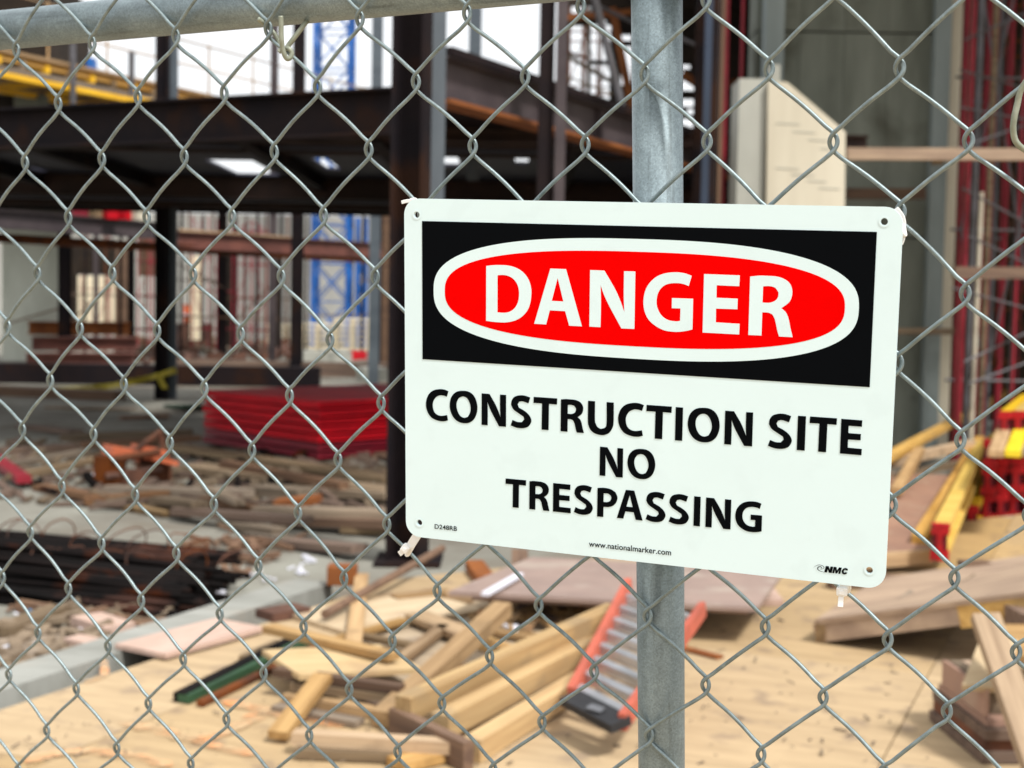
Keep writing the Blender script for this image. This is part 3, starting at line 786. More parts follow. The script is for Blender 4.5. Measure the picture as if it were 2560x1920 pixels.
for (xa, xb, ya, yb) in hp:
    A, B = V(xa, yb, YH), V(xb, ya, YH)
    hol.append((A.x, B.x, A.z, B.z))
xL, xR = V(1414, 200, YH).x, 16.0
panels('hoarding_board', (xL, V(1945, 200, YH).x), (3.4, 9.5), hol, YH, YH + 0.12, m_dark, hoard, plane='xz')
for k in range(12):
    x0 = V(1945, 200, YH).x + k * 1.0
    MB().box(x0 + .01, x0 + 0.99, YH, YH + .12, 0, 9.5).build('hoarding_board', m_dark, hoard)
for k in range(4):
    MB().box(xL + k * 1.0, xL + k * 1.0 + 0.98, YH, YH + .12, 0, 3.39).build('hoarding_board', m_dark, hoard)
for (x0, y0, x1, y1, th, mm_) in ((1415, 45, 1580, 30, 0.1, m_orust), (1415, 130, 1475, 148, 0.05, m_rust), (1415, 138, 1530, 205, 0.06, m_weath), (1472, 20, 1470, 300, 0.05, m_weath), (1415, 190, 1530, 235, 0.025, m_weath), (1700, 355, 1745, 352, 0.14, m_dark),
                                  (1530, 20, 1580, 270, 0.12, m_orust), (1705, 185, 1745, 212, 0.12, m_orust), (1795, 215, 1850, 205, 0.12, m_rust), (1480, 272, 1545, 276, 0.10, m_lumber), (1795, 345, 1850, 340, 0.14, m_rust), (1420, 226, 1475, 238, 0.02, m_weath), (1478, 246, 1530, 262, 0.02, m_weath), (1485, 244, 1475, 280, 0.13, m_steelgrey)):
    stick('rail', V(x0, y0, YH - .35), V(x1, y1, YH - .35), th, th, mm_, hoard)
tag(MB().tube([V(1478, -40, 13), V(1555, 265, 13)], 0.035, 8).build('raking_prop', m_tube), 'grey steel raking prop slanting down just left of the post', 'prop')
tag(MB().tube([V(1490, 12, 14), V(1590, 60, 14.5)], 0.02, 6).build('tie_rod', m_tube), 'thin steel rod slanting towards the top of the post', 'rod')
tag(MB().tube([V(1700, 95, 14), V(1745, 115, 14)], 0.02, 6).build('tie_rod', m_tube), 'thin steel rod right of the top of the post', 'rod')
for px, Yp_, r_, lab in ((1812, 13.5, 0.03, 'single red scaffold pole right of the dark column by the post'), (1853, 15, 0.018, 'thin red scaffold pole left of the cream formwork')):
    b = V(px, 200, Yp_)
    tag(MB().tube([(b.x, Yp_, 0), (b.x, Yp_, 7)], r_, 8).build('scaffold_pole', m_redsc), lab, 'pole')
# upper storeys that roof in the right half of the site and keep it dark
roof = thing('upper_floor', (4, 18, 0), 'dark upper floor slab over the right half of the site', 'floor')
roof['kind'] = 'structure'; del roof['category']
MB().box(1.5, 16, 11.5, 24.3, 7.1, 7.4).build('floor_slab', m_dark, roof)
for k in range(6):
    ibeam('joist', (2.0, 12.5 + k * 2.1, 6.95), (16, 12.5 + k * 2.1, 6.95), 0.3, 0.15, 0.02, m_steel, roof)
MB().box(cx(2392), 16, 19.5, 19.7, 0, 7).build('back_wall', m_dark, roof)
# red and bare-steel scaffold at the right edge
scaffold('access_scaffold', 2386, 2600, 1000, 14.2, 7.0, 3, 1.5, 0.020, m_redsc, 'red painted scaffold bay hard against the right edge of the wall', 'scaffold', depth=1.6, bmat=m_tube)
scaffold('access_scaffold', 2400, 2660, 1000, 16.6, 7.0, 6, 0.62, 0.016, m_redsc, 'finer red scaffold deep behind the right hand scaffold bay', 'scaffold', depth=1.0, bmat=m_rust)
scaffold('far_scaffold', 1418, 1535, 420, 26.5, 8.8, 3, 1.0, 0.02, m_rust, 'rusty scaffold seen through the bright gaps left of the post', 'scaffold', depth=1.0)
for k, (px, Y_, mm_, lab) in enumerate(((2426, 13.9, m_tube, 'bare steel pole nearest the wall edge in the right scaffold'), (2408, 13.7, m_redsc, 'red pole nearest the wall edge in the right scaffold'), (2462, 14.0, m_weath, 'tan timber upright in the right scaffold'), (2478, 14.3, m_tube, 'bare steel pole beside the tan timber upright at right'),
                                  (2446, 14.6, m_redsc, 'dark red pole between two bare uprights at right'), (2505, 14.4, m_redsc, 'red pole near the right edge of the picture above the yellow beams'), (2536, 14.8, m_tube, 'bare steel pole at the far right above the yellow beams'), (2441, 13.9, m_cream, 'pale cream upright low in the right scaffold'), (2395, 14.4, m_brownwood, 'brown timber upright against the pale pilaster'))):
    b = V(px, 700, Y_)
    tag(MB().tube([(b.x, Y_, 0), (b.x + 0.02, Y_, 5.6 if k != 7 else 2.75)], 0.022 if k % 2 else 0.03, 8).build('scaffold_pole', mm_), lab, 'pole')
for k, (x0, y0, x1, y1, lab) in enumerate(((2400, 175, 2570, 222, 'upper thin brace falling right across the right scaffold'), (2410, 100, 2570, 30, 'thin brace rising right at the top right corner'), (2400, 268, 2570, 300, 'thin brace level with the loose wire tie at right'), (2420, 590, 2570, 660, 'thin grey brace falling right beside the sign'), (2410, 905, 2570, 830, 'thin grey brace rising right below mid height'),
                                         (2380, 720, 2570, 772, 'long grey brace right of the sign middle'), (2405, 470, 2570, 560, 'thin grey brace right of the sign top corner'), (2400, 370, 2570, 310, 'thin brace rising right above the timber rail'), (2420, 960, 2570, 905, 'lowest thin brace rising right over the rubble'))):
    tag(MB().tube([V(x0, y0, 13.6), V(x1, y1, 13.8)], 0.011, 6).build('scaffold_brace', m_tube), lab, 'brace')

# ================================================================== MATERIALS LYING ABOUT
def lay(name, x0, y0, x1, y1, wd, ht, mat_, label, cat, z=0.0, group=None, z1=None, up=Vector((0, 0, 1)), roll=0.0):
    """a board lying with its underside at height z (z1 at the far end); pixels give the centre line of its top"""
    z1 = z if z1 is None else z1
    A, B = G(x0, y0, z + ht), G(x1, y1, z1 + ht)
    A.z -= ht / 2; B.z -= ht / 2
    o = stick(name, A, B, wd, ht, mat_, roll=roll)
    return tag(o, label, cat, group)
D = DZ + 0.004
# --- red formwork panels in two stacks
def red_panel(x, y, ang, L, Wd, z, h, label, grp, m_red=m_red):
    t = thing('red_formwork', (x, y, z), label, 'formwork panel', grp)
    t.rotation_euler = (0, 0, ang)
    M = Matrix.Translation((x, y, z)) @ Matrix.Rotation(ang, 4, 'Z')
    def T(a): return M @ Vector(a)
    stick('face_sheet', T((-L / 2, 0, h - 0.012)), T((L / 2, 0, h - 0.012)), Wd, 0.022, m_red, t)
    for s in (-1, 1):
        stick('long_rail', T((-L / 2, s * (Wd / 2 - 0.02), h / 2 - 0.012)), T((L / 2, s * (Wd / 2 - 0.02), h / 2 - 0.012)), 0.04, h - 0.03, m_red, t)
    for k in range(4):
        yy = -Wd / 2 + 0.04 + k * (Wd - 0.08) / 3
        if 0 < k < 3: continue
    for k in range(5):
        xx = -L / 2 + 0.03 + k * (L - 0.06) / 4
        stick('cross_rib', T((xx, -Wd / 2 + 0.045, h / 2 - 0.015)), T((xx, Wd / 2 - 0.045, h / 2 - 0.015)), 0.05, h - 0.045, m_red, t)
    return t
pl, pr_ = G(509, 1112), G(792, 1157)
dd = (pr_ - pl).xy; Lr = dd.length; an = math.atan2(dd[1], dd[0])
nn = Vector((-math.sin(an), math.cos(an)))
ORD = ['lowest', 'second from the bottom', 'third from the bottom', 'middle one', 'third from the top', 'second from the top', 'topmost']
for k in range(7):
    c = (pl.xy + pr_.xy) / 2 + nn * 1.25
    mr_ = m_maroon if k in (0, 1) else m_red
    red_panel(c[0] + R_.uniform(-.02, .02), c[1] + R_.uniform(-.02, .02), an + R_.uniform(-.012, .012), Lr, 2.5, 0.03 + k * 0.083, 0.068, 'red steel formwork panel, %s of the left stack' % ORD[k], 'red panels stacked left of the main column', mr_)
pl2, pr2 = G(835, 1140), G(1010, 1160)
for k in range(5):
    c = (pl2.xy + pr2.xy) / 2 + nn * 1.4
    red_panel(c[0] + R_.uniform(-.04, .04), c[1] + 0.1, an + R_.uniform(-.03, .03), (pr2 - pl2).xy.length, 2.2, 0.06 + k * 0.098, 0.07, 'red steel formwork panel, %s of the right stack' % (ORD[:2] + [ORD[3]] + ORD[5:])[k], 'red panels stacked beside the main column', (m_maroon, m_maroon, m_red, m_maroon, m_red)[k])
c = (pl2.xy + pr2.xy) / 2
for k, (a, lab) in enumerate(((-0.1, 'short dark timber under the front of the right red stack'), (1.6, 'short dark timber under the back of the right red stack'))):
    p = c + nn * (0.4 + a)
    tag(stick('bearer', (p[0] - 0.5, p[1], 0.03), (p[0] + 0.5, p[1], 0.03), 0.1, 0.055, m_brownwood), lab, 'timber')

# --- scattered lumber on the slab between the rebar and the red stacks
GRP = 'weathered boards scattered on the slab'
MID = [
 (290, 1105, 560, 1138, .16, .05, 0, 'weath', 'long grey board pointing at the lower corner of the left red stack'),
 (420, 1108, 980, 1192, .20, .05, .06, 'weath', 'longest grey tan plank in front of the left red stack'),
 (480, 1160, 985, 1222, .30, .06, .03, 'weath', 'wide grey plank just below the longest plank'),
 (560, 1150, 860, 1205, .10, .06, .10, 'brown', 'dark board lying on the wide grey plank'),
 (260, 1215, 640, 1222, .14, .06, .05, 'weath', 'level tan board left of the pale short block'),
 (640, 1212, 770, 1222, .22, .08, .05, 'weath', 'pale short block in the middle of the lumber'),
 (770, 1215, 985, 1228, .24, .06, .03, 'weath', 'tan board end beside the main column'),
 (395, 1240, 500, 1252, .14, .05, .07, 'weath', 'short pale pinkish board above the rebar'),
 (510, 1240, 690, 1272, .10, .05, .05, 'brown', 'brown stick right of the short pinkish board'),
 (440, 1268, 770, 1292, .12, .05, .05, 'brown', 'reddish brown plank nearest above the rebar heap'),
 (640, 1265, 985, 1276, .16, .06, .08, 'weath', 'light tan plank running behind the main column'),
 (690, 1290, 985, 1300, .12, .06, .02, 'brown', 'dark plank under the light tan plank'),
 (855, 1315, 985, 1320, .10, .04, .02, 'weath', 'short pale stick near the foot of the main column'),
 (0, 1160, 215, 1122, .10, .05, .05, 'weath', 'upper of two pale sticks rising right at the left edge'),
 (30, 1185, 240, 1142, .10, .05, .05, 'weath', 'lower of two pale sticks rising right at the left edge'),
 (0, 1120, 190, 1110, .22, .06, 0, 'brown', 'dark broad board at the left edge below the caution tape'),
 (150, 1085, 480, 1072, .18, .07, 0, 'weath', 'long grey board across the slab left of the red stack'),
 (200, 1105, 500, 1088, .12, .06, .06, 'brown', 'dark stick on the long grey board left of the red stack'),
 (60, 1060, 190, 1075, .2, .05, 0, 'brown', 'short dark board alone on the grey slab at left'),
 (100, 1210, 250, 1235, .14, .05, 0, 'brown', 'dark short board left of the rusty bracket'),
 (210, 1245, 420, 1225, .10, .05, .02, 'brown', 'dark stick in front of the rusty bracket'),
 (330, 1262, 430, 1275, .16, .04, 0, 'weath', 'short tan board below the rusty bracket'),
 (520, 1215, 600, 1250, .08, .04, .11, 'weath', 'small slanting stick on the level tan board'),
 (690, 1250, 800, 1238, .20, .05, .09, 'orange', 'small orange brown board on the light tan plank'),
 (560, 1300, 700, 1320, .12, .05, 0, 'weath', 'grey short board at the right end of the rebar'),
 (820, 1180, 985, 1172, .14, .05, 0, 'weath', 'pale board under the right red stack'),
 (450, 1010, 500, 1012, .5, .04, 0, 'green', 'flat green board at the left corner of the red stack'),
 (700, 1345, 900, 1362, .14, .05, 0, 'brown', 'dark board flat before the main column foot'),
 (620, 1330, 720, 1342, .12, .04, 0, 'weath', 'small grey board between rebar and ledge'),
 (120, 1015, 330, 1020, .2, .03, 0, 'weath', 'thin pale board far out on the grey slab'),
 (300, 1040, 420, 1035, .12, .05, 0, 'brown', 'small dark stick far out on the grey slab'),
]
MM = {'weath': m_weath, 'brown': m_brownwood, 'orange': m_orust, 'green': m_green, 'lum': m_lumber}
for (x0, y0, x1, y1, wd, ht, z, mk, lab) in MID:
    lay('board', x0, y0, x1, y1, wd, ht, MM[mk], lab, 'board', z=z, group=GRP, z1=z + R_.uniform(0, .05))
# splinters, off-cuts and rubble nobody could count
def rubble(name, polyfn, n, smin, smax, mats_, zbase=0.0, flat=0.4):
    b = MB()
    for _ in range(n):
        c = polyfn()
        s = R_.uniform(smin, smax)
        a = R_.uniform(0, math.pi); L = s * R_.uniform(0.8, 3.2); wd = s * R_.uniform(.3, .8); h = s * flat * R_.uniform(.4, 1)
        dx, dy = math.cos(a) * L / 2, math.sin(a) * L / 2
        zz = zbase + h / 2 + R_.uniform(0, 0.015)
        b.bar((c.x - dx, c.y - dy, zz), (c.x + dx, c.y + dy, zz + R_.uniform(0, s * .6)), wd, h)
    return tag(b.build(name, mats_), kind='stuff')
def in_quad(a, b, c, d, z=0.0):
    def f():
        u, v_ = R_.random(), R_.random()
        x = (a[0] * (1 - u) + b[0] * u) * (1 - v_) + (d[0] * (1 - u) + c[0] * u) * v_
        y = (a[1] * (1 - u) + b[1] * u) * (1 - v_) + (d[1] * (1 - u) + c[1] * u) * v_
        return G(x, y, z)
    return f
Q1 = in_quad((0, 1105), (980, 1130), (980, 1330), (0, 1262))
rubble('wood_debris', Q1, 170, .04, .13, m_weath)
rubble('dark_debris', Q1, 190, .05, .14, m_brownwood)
rubble('black_debris', Q1, 45, .05, .16, m_rebar)
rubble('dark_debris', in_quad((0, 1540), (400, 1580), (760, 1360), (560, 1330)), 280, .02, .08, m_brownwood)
rubble('wood_debris', in_quad((0, 1530), (500, 1540), (330, 1640), (0, 1700)), 90, .03, .1, m_weath)
rubble('white_litter', in_quad((0, 1520), (480, 1530), (420, 1600), (0, 1640)), 22, .015, .05, m_white)
rubble('white_litter', in_quad((480, 1450), (800, 1400), (760, 1440), (500, 1560)), 22, .015, .05, m_white)
rubble('blue_litter', in_quad((0, 1480), (260, 1520), (240, 1580), (0, 1520)), 7, .03, .05, m_bluel)
rubble('far_debris', in_quad((340, 862), (740, 862), (740, 900), (340, 915)), 90, .08, .3, m_rust, flat=.7)
rubble('far_debris', in_quad((300, 850), (700, 850), (700, 885), (300, 895)), 70, .1, .3, m_weath, flat=.7)
rubble('grey_rubble', in_quad((2390, 1000), (2560, 960), (2600, 1120), (2400, 1110)), 260, .03, .11, m_conc, flat=1)
rubble('wood_debris', in_quad((1230, 1490), (1560, 1480), (1480, 1600), (1180, 1580), D), 60, .02, .07, m_lumber, zbase=D)
rubble('orange_debris', in_quad((1200, 1520), (1540, 1500), (1480, 1560), (1240, 1590), D), 14, .03, .07, m_spray, zbase=D)
rubble('white_litter', in_quad((1230, 1545), (1350, 1540), (1340, 1580), (1220, 1580), D), 8, .02, .05, m_white, zbase=D)
rubble('sawdust_flecks', in_quad((1500, 1560), (2560, 1500), (2560, 1915), (1200, 1915), D), 150, .004, .016, m_weath, zbase=DZ, flat=.2)
rubble('sawdust_flecks', in_quad((0, 1850), (800, 1650), (1300, 1915), (0, 1915), D), 90, .004, .013, m_weath, zbase=DZ, flat=.2)
GR2 = 'splintered boards strewn round the yellow posts'
for (x0, y0, x1, y1, wd, ht, z, mk, lab) in (
 (820, 1600, 1010, 1545, .05, .02, .02, 'lum', 'thin splintered strip crossing behind the grey tan plywood'),
 (900, 1500, 1080, 1470, .05, .02, .0, 'lum', 'thin tan strip near the main column foot'),
 (880, 1580, 1040, 1610, .06, .02, .02, 'weath', 'thin grey strip right of the falling two-by-four'),
 (1000, 1640, 1110, 1560, .05, .03, .02, 'lum', 'short tan strip beside the far end of the square post'),
 (1120, 1555, 1330, 1590, .05, .02, .01, 'lum', 'thin pale lath lying behind the yellow posts'),
 (1060, 1700, 1180, 1660, .05, .02, .0, 'orange', 'reddish splinter under the square tan post'),
 (690, 1760, 900, 1800, .06, .02, .0, 'weath', 'thin grey lath below the short leaning board'),
 (760, 1690, 960, 1760, .04, .02, .02, 'brown', 'dark lath between the two grey boards'),
 (1250, 1500, 1400, 1545, .06, .02, .0, 'brown', 'dark lath in the shade of the brown sheets'),
 (1300, 1540, 1450, 1520, .05, .02, .0, 'lum', 'pale lath at the far ends of the yellow posts'),
 (610, 1640, 700, 1600, .05, .02, .0, 'weath', 'short lath just right of the steel channels'),
 (1640, 1600, 1800, 1640, .05, .012, .0, 'orange', 'brown splinter lying right of the ladder'),
 (930, 1885, 1100, 1830, .07, .02, .0, 'lum', 'tan strip under the near end of the dark board')):
    lay('board', x0, y0, x1, y1, wd, ht, {'weath': m_weath, 'brown': m_brownwood, 'orange': m_orust, 'lum': m_lumber}[mk], lab, 'board', z=D + z, group=GR2)
# a few pieces of litter one can pick out
for (x, y, s, mm_, lab) in ((18, 1506, .06, m_bluel, 'crumpled blue wrapper at the left end of the rebar'), (108, 1541, .05, m_bluel, 'light blue scrap of plastic below the rebar'), (200, 1588, .055, m_white, 'round white cup lid on the pink board'), (163, 1532, .035, m_white, 'small white scrap beside the blue scrap'),
                            (690, 1482, .06, m_white, 'white crumpled bag beyond the end of the ledge'), (236, 1200, .08, m_white, 'white scrap left of the rusty bracket'), (312, 1548, .04, m_white, 'flat white strip below the rebar'), (452, 1560, .05, m_white, 'white crumpled scrap at the tip of the rebar heap')):
    g = G(x, y)
    b = MB(); vv = []
    for i in range(8):
        a = i * math.pi / 4
        vv.append((g.x + math.cos(a) * s * R_.uniform(.6, 1.1), g.y + math.sin(a) * s * R_.uniform(.6, 1.1), 0.005 + R_.uniform(0, .3) * s))
    vv.append((g.x, g.y, s * R_.uniform(.5, .9)))
    vv.append((g.x, g.y, 0.001))
    b.add(vv, [(i, (i + 1) % 8, 8) for i in range(8)] + [((i + 1) % 8, i, 9) for i in range(8)])
    tag(b.build('litter', mm_), lab, 'litter')

# --- rebar heap with rusty stirrups
gA, gB = G(-420, 1490), G(600, 1450)
rd = (gB - gA).normalized(); rn = Vector((-rd.y, rd.x, 0))
reb = thing('rebar_cage', tuple(G(250, 1440)), 'long dark heap of rebar with rusty stirrups along its top', 'rebar')
f0, f1 = G(0, 1512), G(430, 1562)
k0, k1 = G(0, 1290, 0.30), G(560, 1345, 0.28)
for j in range(3):
    n = (34, 36, 34)[j]
    for i in range(n):
        u = i / (n - 1)
        s = f0.lerp(k0, u); e = f1.lerp(k1, u)
        dv = (e - s)
        if j == 0 and u > 0.97: continue
        zz = [0.02, 0.10, 0.2][j] * min(1, 0.25 + 2.2 * u) + R_.uniform(-.012, .012)
        s2 = s - dv * 0.9; e2 = e + dv * R_.uniform(-.06, .12)
        s2.z = zz; e2.z = zz + R_.uniform(-.02, .02)
        mid = (s2 + e2) / 2 + Vector((0, R_.uniform(-.03, .03), R_.uniform(-.02, .03)))
        MB().tube([s2, mid, e2], 0.015, 5).build('bar', m_rebar, reb, True)
for i in range(18):
    u = i / 17
    for v_, zt in ((0.80, 0.30),) if i % 2 else ((0.9, 0.31), (0.45, 0.27)):
        s = f0.lerp(k0, v_); e = f1.lerp(k1, v_)
        c = s.lerp(e, u * 1.05 - 0.02) + Vector((R_.uniform(-.08, .08), R_.uniform(-.06, .06), 0)); c.z = 0.14
        w_ = R_.uniform(.12, .2); h_ = R_.uniform(.05, .16); tl = R_.uniform(-.12, .12)
        P = [c + Vector((tl - w_ * .5, 0, 0)), c + Vector((tl * 1.5 - w_ * .45, .02, h_ * .8)), c + Vector((tl * 2, .05, h_ * 1.15)), c + Vector((tl * 1.5 + w_ * .45, .1, h_ * .8)), c + Vector((tl + w_ * .5, .12, 0))]
        MB().tube(catmull(P, 3), 0.0045, 5).build('stirrup', m_rust, reb, True)

# --- rusty brackets with orange faces
g = G(335, 1222)
br = thing('rusty_bracket', (g.x, g.y, 0), 'rust brown steel bracket pair with bright orange tops amid the boards', 'bracket')
def gb(x, y, z): return G(x, y, z)
for (x0, y0, x1, y1, z0, z1, wd, mm_) in ((275, 1225, 275, 1225, 0, .28, .24, m_rust), (385, 1215, 385, 1215, 0, .25, .28, m_rust), (330, 1225, 330, 1225, 0, .17, .25, m_rust)):
    p = G(x0, y0)
    MB().bar((p.x, p.y, z0), (p.x, p.y, z1), wd, .10, up=Vector((0, 1, 0))).build('leg_plate', mm_, br)
m_or2 = mat('orange_primer', (0.52, 0.13, 0.055), 0.6, col2=(0.5, 0.12, 0.05), scale=(9, 9, 9))
for (x, y, zz, a, b_) in ((298, 1222, .32, .2, .2), (368, 1210, .30, .2, .16), (395, 1222, .26, .14, .1)):
    p = G(x, y)
    MB().bar((p.x - a / 2, p.y, zz), (p.x + a / 2, p.y + .12, zz - .05), .3, b_ * .4).build('orange_plate', m_or2, br)
for (x0, x1, z) in ((265, 405, .12), (280, 400, .26)):
    a, b_ = G(x0, 1228), G(x1, 1222)
    MB().tube([(a.x, a.y, z), (b_.x, b_.y, z + .05)], .03, 8).build('cross_tube', m_rust, br)
p, q = G(330, 1222), G(420, 1200)
MB().tube([(p.x, p.y, .3), ((p.x + q.x) / 2, q.y, .42), (q.x, q.y, .1)], .025, 8).build('handle', m_rust, br)
t = lay('steel_channel', -40, 1120, 60, 1190, .12, .06, m_redsc, 'thin red steel channel slanting down at the left edge', 'channel', z=.05)

# --- near the deck's left edge
lay('board', 350, 1622, 600, 1556, .30, .02, m_pink, 'pinkish pale plywood offcut lying over the ledge', 'board', z=DZ + .012)
lay('board', 0, 1706, 330, 1622, .10, .05, m_lumber, 'tan edge timber lying along the outside of the ledge', 'timber', z=.02)
lay('board', 180, 1590, 330, 1622, .10, .04, m_pink, 'pinkish stick left of the pale plywood offcut', 'board', z=.03)
lay('board', 0, 1568, 150, 1512, .12, .05, m_weath, 'tan board below the rebar at the left edge', 'board', z=.02)
lay('board', 215, 1535, 300, 1562, .16, .05, m_pink, 'short pinkish board below the middle of the rebar', 'board', z=.02)
lay('board', 0, 1622, 170, 1610, .4, .03, m_weath, 'broad flat tan board left of the cup lid', 'board', z=.0)
lay('channel_section', 459, 1737, 775, 1588, .05, .03, m_green, 'green painted steel channel lying on the plywood, the upper one', 'channel', z=D, group='steel channels on the plywood')
lay('channel_section', 500, 1752, 790, 1612, .03, .02, m_rust, 'dark rusty steel channel beside the green one', 'channel', z=D, group='steel channels on the plywood')
lay('channel_section', 448, 1732, 765, 1576, .05, .035, m_rebar, 'thin dark batten behind the green channel', 'batten', z=D)
lay('board', 660, 1528, 755, 1512, .14, .04, m_rust, 'small dark red board beyond the green channel', 'board', z=D)

# --- boards, sheets and posts around the ladder
lay('plywood_offcut', 700, 1655, 1000, 1640, .42, .02, m_ply, 'grey tan plywood sheet lying below the fence middle', 'plywood', z=D + .09, z1=D + .06)
lay('plywood_offcut', 790, 1555, 1130, 1500, .5, .02, m_ply, 'tan plywood sheet lying beyond the long dark stick', 'plywood', z=D, group='loose plywood offcuts')
lay('board', 671, 1562, 985, 1632, .07, .03, m_lumber, 'tan two-by-four falling right across the grey tan plywood', 'board', z=D + .10)
lay('board', 690, 1668, 1005, 1712, .05, .03, m_brownwood, 'mauve brown strip along the near edge of the grey tan plywood', 'board', z=D + .075)
lay('board', 735, 1702, 1010, 1735, .06, .03, m_weath, 'upper of two grey boards below the grey tan plywood', 'board', z=D + .04)
lay('board', 715, 1732, 985, 1778, .06, .03, m_lumber, 'lower tan board of the pair below the plywood', 'board', z=D)
lay('board', 694, 1828, 808, 1682, .07, .03, m_lumber, 'short tan board leaning over the pair with its end toward the fence', 'board', z=D + .01, z1=D + .10)
lay('board', 735, 1826, 1150, 1852, .06, .04, m_lumber, 'long level tan board at the front of the pile', 'board', z=D + .03)
lay('board', 740, 1868, 1040, 1880, .06, .03, m_weath, 'grey board under the long level tan board', 'board', z=D)
lay('board', 990, 1900, 1090, 1875, .10, .03, m_lumber, 'short tan offcut at the bottom edge', 'board', z=D)
lay('board', 955, 1778, 1258, 1504, .08, .06, m_lumber, 'square tan post rising away behind the yellow posts', 'post', z=D, z1=D + .16)
lay('board', 1008, 1742, 1535, 1510, .07, .08, m_beam, 'farthest of the three long yellow posts beside the ladder', 'post', z=D + .06, z1=D + .16, group='three long yellow posts')
lay('board', 1100, 1786, 1525, 1568, .07, .08, m_beam, 'middle one of the three long yellow posts beside the ladder', 'post', z=D + .03, z1=D + .08, group='three long yellow posts')
lay('board', 1178, 1848, 1530, 1636, .07, .075, m_beam, 'nearest of the three long yellow posts beside the ladder', 'post', z=D, z1=D + .02, group='three long yellow posts')
lay('board', 985, 1768, 1172, 1856, .04, .09, m_brownwood, 'dark mauve board across the near ends of the yellow posts', 'board', z=D)
lay('board', 1040, 1530, 1165, 1580, .12, .03, m_lumber, 'small tan board behind the square post', 'board', z=D + .02)
lay('board', 1060, 1540, 1290, 1625, .08, .04, m_lumber, 'tan board passing behind the yellow posts', 'board', z=D)
lay('board', 1120, 1475, 1185, 1478, .12, .05, m_lumber, 'short tan end piece by the edge of the brown sheets', 'board', z=D)
lay('board', 985, 1490, 1200, 1468, .08, .03, m_lumber, 'thin pale strip before the brown sheets', 'board', z=D)
lay('board', 1185, 1400, 1215, 1440, .10, .05, m_orust, 'small orange brown block near the foot of the main column', 'block', z=D)
g = G(856, 1462, D)
tag(bevelled(stick('block', (g.x - .075, g.y, g.z + .055), (g.x + .075, g.y, g.z + .055), .12, .10, m_orust), .004), 'brown cube block of wood at the corner of the deck', 'block')
A, B = G(812, 1568, D), G(1105, 1415, D)
tag(MB().tube([A + Vector((0, 0, .06)), B + Vector((0, 0, .1))], .022, 8).build('stick', m_brownwood), 'long thin dark stick slanting across the plywood', 'stick')
tag(stick('stick', G(880, 1640, D + .05), G(905, 1440, D + .04), .07, .03, m_lumber), 'narrow tan batten pointing away from the fence', 'batten')
# big brown sheets lying under the sign's lower edge
def slab4(name, c, th, mat_, par):
    n_ = (c[1] - c[0]).cross(c[3] - c[0]).normalized()
    return MB().add([p - n_ * th for p in c] + list(c), BOXF).build(name, mat_, par)
for (c4, z, lab) in ((((1122, 1478), (1892, 1519), (1962, 1425), (1330, 1392)), D + .17, 'upper brown film-faced sheet raised under the lower edge of the sign'), (((1180, 1490), (1870, 1524), (1920, 1430), (1320, 1402)), D + .13, 'lower brown film-faced sheet beneath the upper one')):
    tag(slab4('film_faced_sheet', [G(*p, z) for p in c4], .02, m_film, None), lab, 'sheet', 'brown sheets under the sign')
for (x, lab) in ((1300, 'left'), (1650, 'right')):
    g = G(x, 1490, D)
    tag(stick('bearer', (g.x, g.y - .3, g.z + .06), (g.x, g.y + .7, g.z + .06), .09, .12, m_brownwood), 'dark timber bearer under the %s end of the brown sheets' % lab, 'timber')
lay('board', 1212, 1482, 1300, 1432, .035, .015, m_white, 'thin whitish batten lying near the left end of the brown sheets', 'batten', z=D + .19)
lay('board', 1530, 1418, 1650, 1424, .3, .01, m_pink, 'pale plywood scrap behind the brown sheets', 'plywood', z=D + .02)
lay('board', 1880, 1440, 1925, 1500, .14, .03, m_pink, 'pale plywood scrap at the right end of the brown sheets', 'plywood', z=D)

# --- stepladder lying on its side: orange side rails, aluminium steps
lad = thing('stepladder', tuple(G(1560, 1680, D)), 'orange fibreglass ladder with aluminium steps lying by the post', 'ladder')
a0_, a1_ = G(1428, 1738, D + .14), G(1572, 1462, D + .34)
b0_, b1_ = G(1556, 1806, D + .12), G(1757, 1522, D + .26)
def rail(p, q, nm='side_rail'):
    b = MB()
    up = (a1_ - a0_).cross(b0_ - a0_).normalized()
    if up.z < 0: up = -up
    b.bar(p, q, .026, .06, up=up)
    return b.build(nm, m_orange, lad)
rail(a0_, a1_); rail(b0_, b1_)
for k in range(8):
    t_ = .07 + k * .118
    p, q = a0_.lerp(a1_, t_), b0_.lerp(b1_, t_)
    b = MB(); b.bar(p, q, .048, .012); b.build('step', m_alu, lad)
    dn = Vector((0, 0, -.018)); ax = (a1_ - a0_).normalized() * .04
    b = MB(); b.bar(p + dn - ax * .6, q + dn - ax * .6, .006, .022); b.build('step_lip', m_alu, lad)
up_ = (a1_ - a0_).cross(b0_ - a0_).normalized(); up_ = up_ if up_.z > 0 else -up_
e = (a0_ - a1_).normalized() * .05
MB().bar(a0_ + e * .4, b0_ + e * .4, .085, .03, up=up_).build('bottom_shoe', m_black, lad)
m_lab = mat('pale_label', (0.13, 0.135, 0.15), 0.5, col2=(0.08, 0.08, 0.08), scale=(30, 30, 30))
c = a0_.lerp(b0_, .55) + up_ * .038 + e
MB().bar(c - (b0_ - a0_) * .12 - up_ * .011, c + (b0_ - a0_) * .12 - up_ * .0155 - e * .5, .035, .004, up=up_).build('label', m_lab, lad)
MB().tube(catmull([G(1560, 1480, D + .2), G(1600, 1500, D + .1), G(1655, 1540, D + .1)], 4), .02, 8).build('spreader_bar', m_alu, lad)

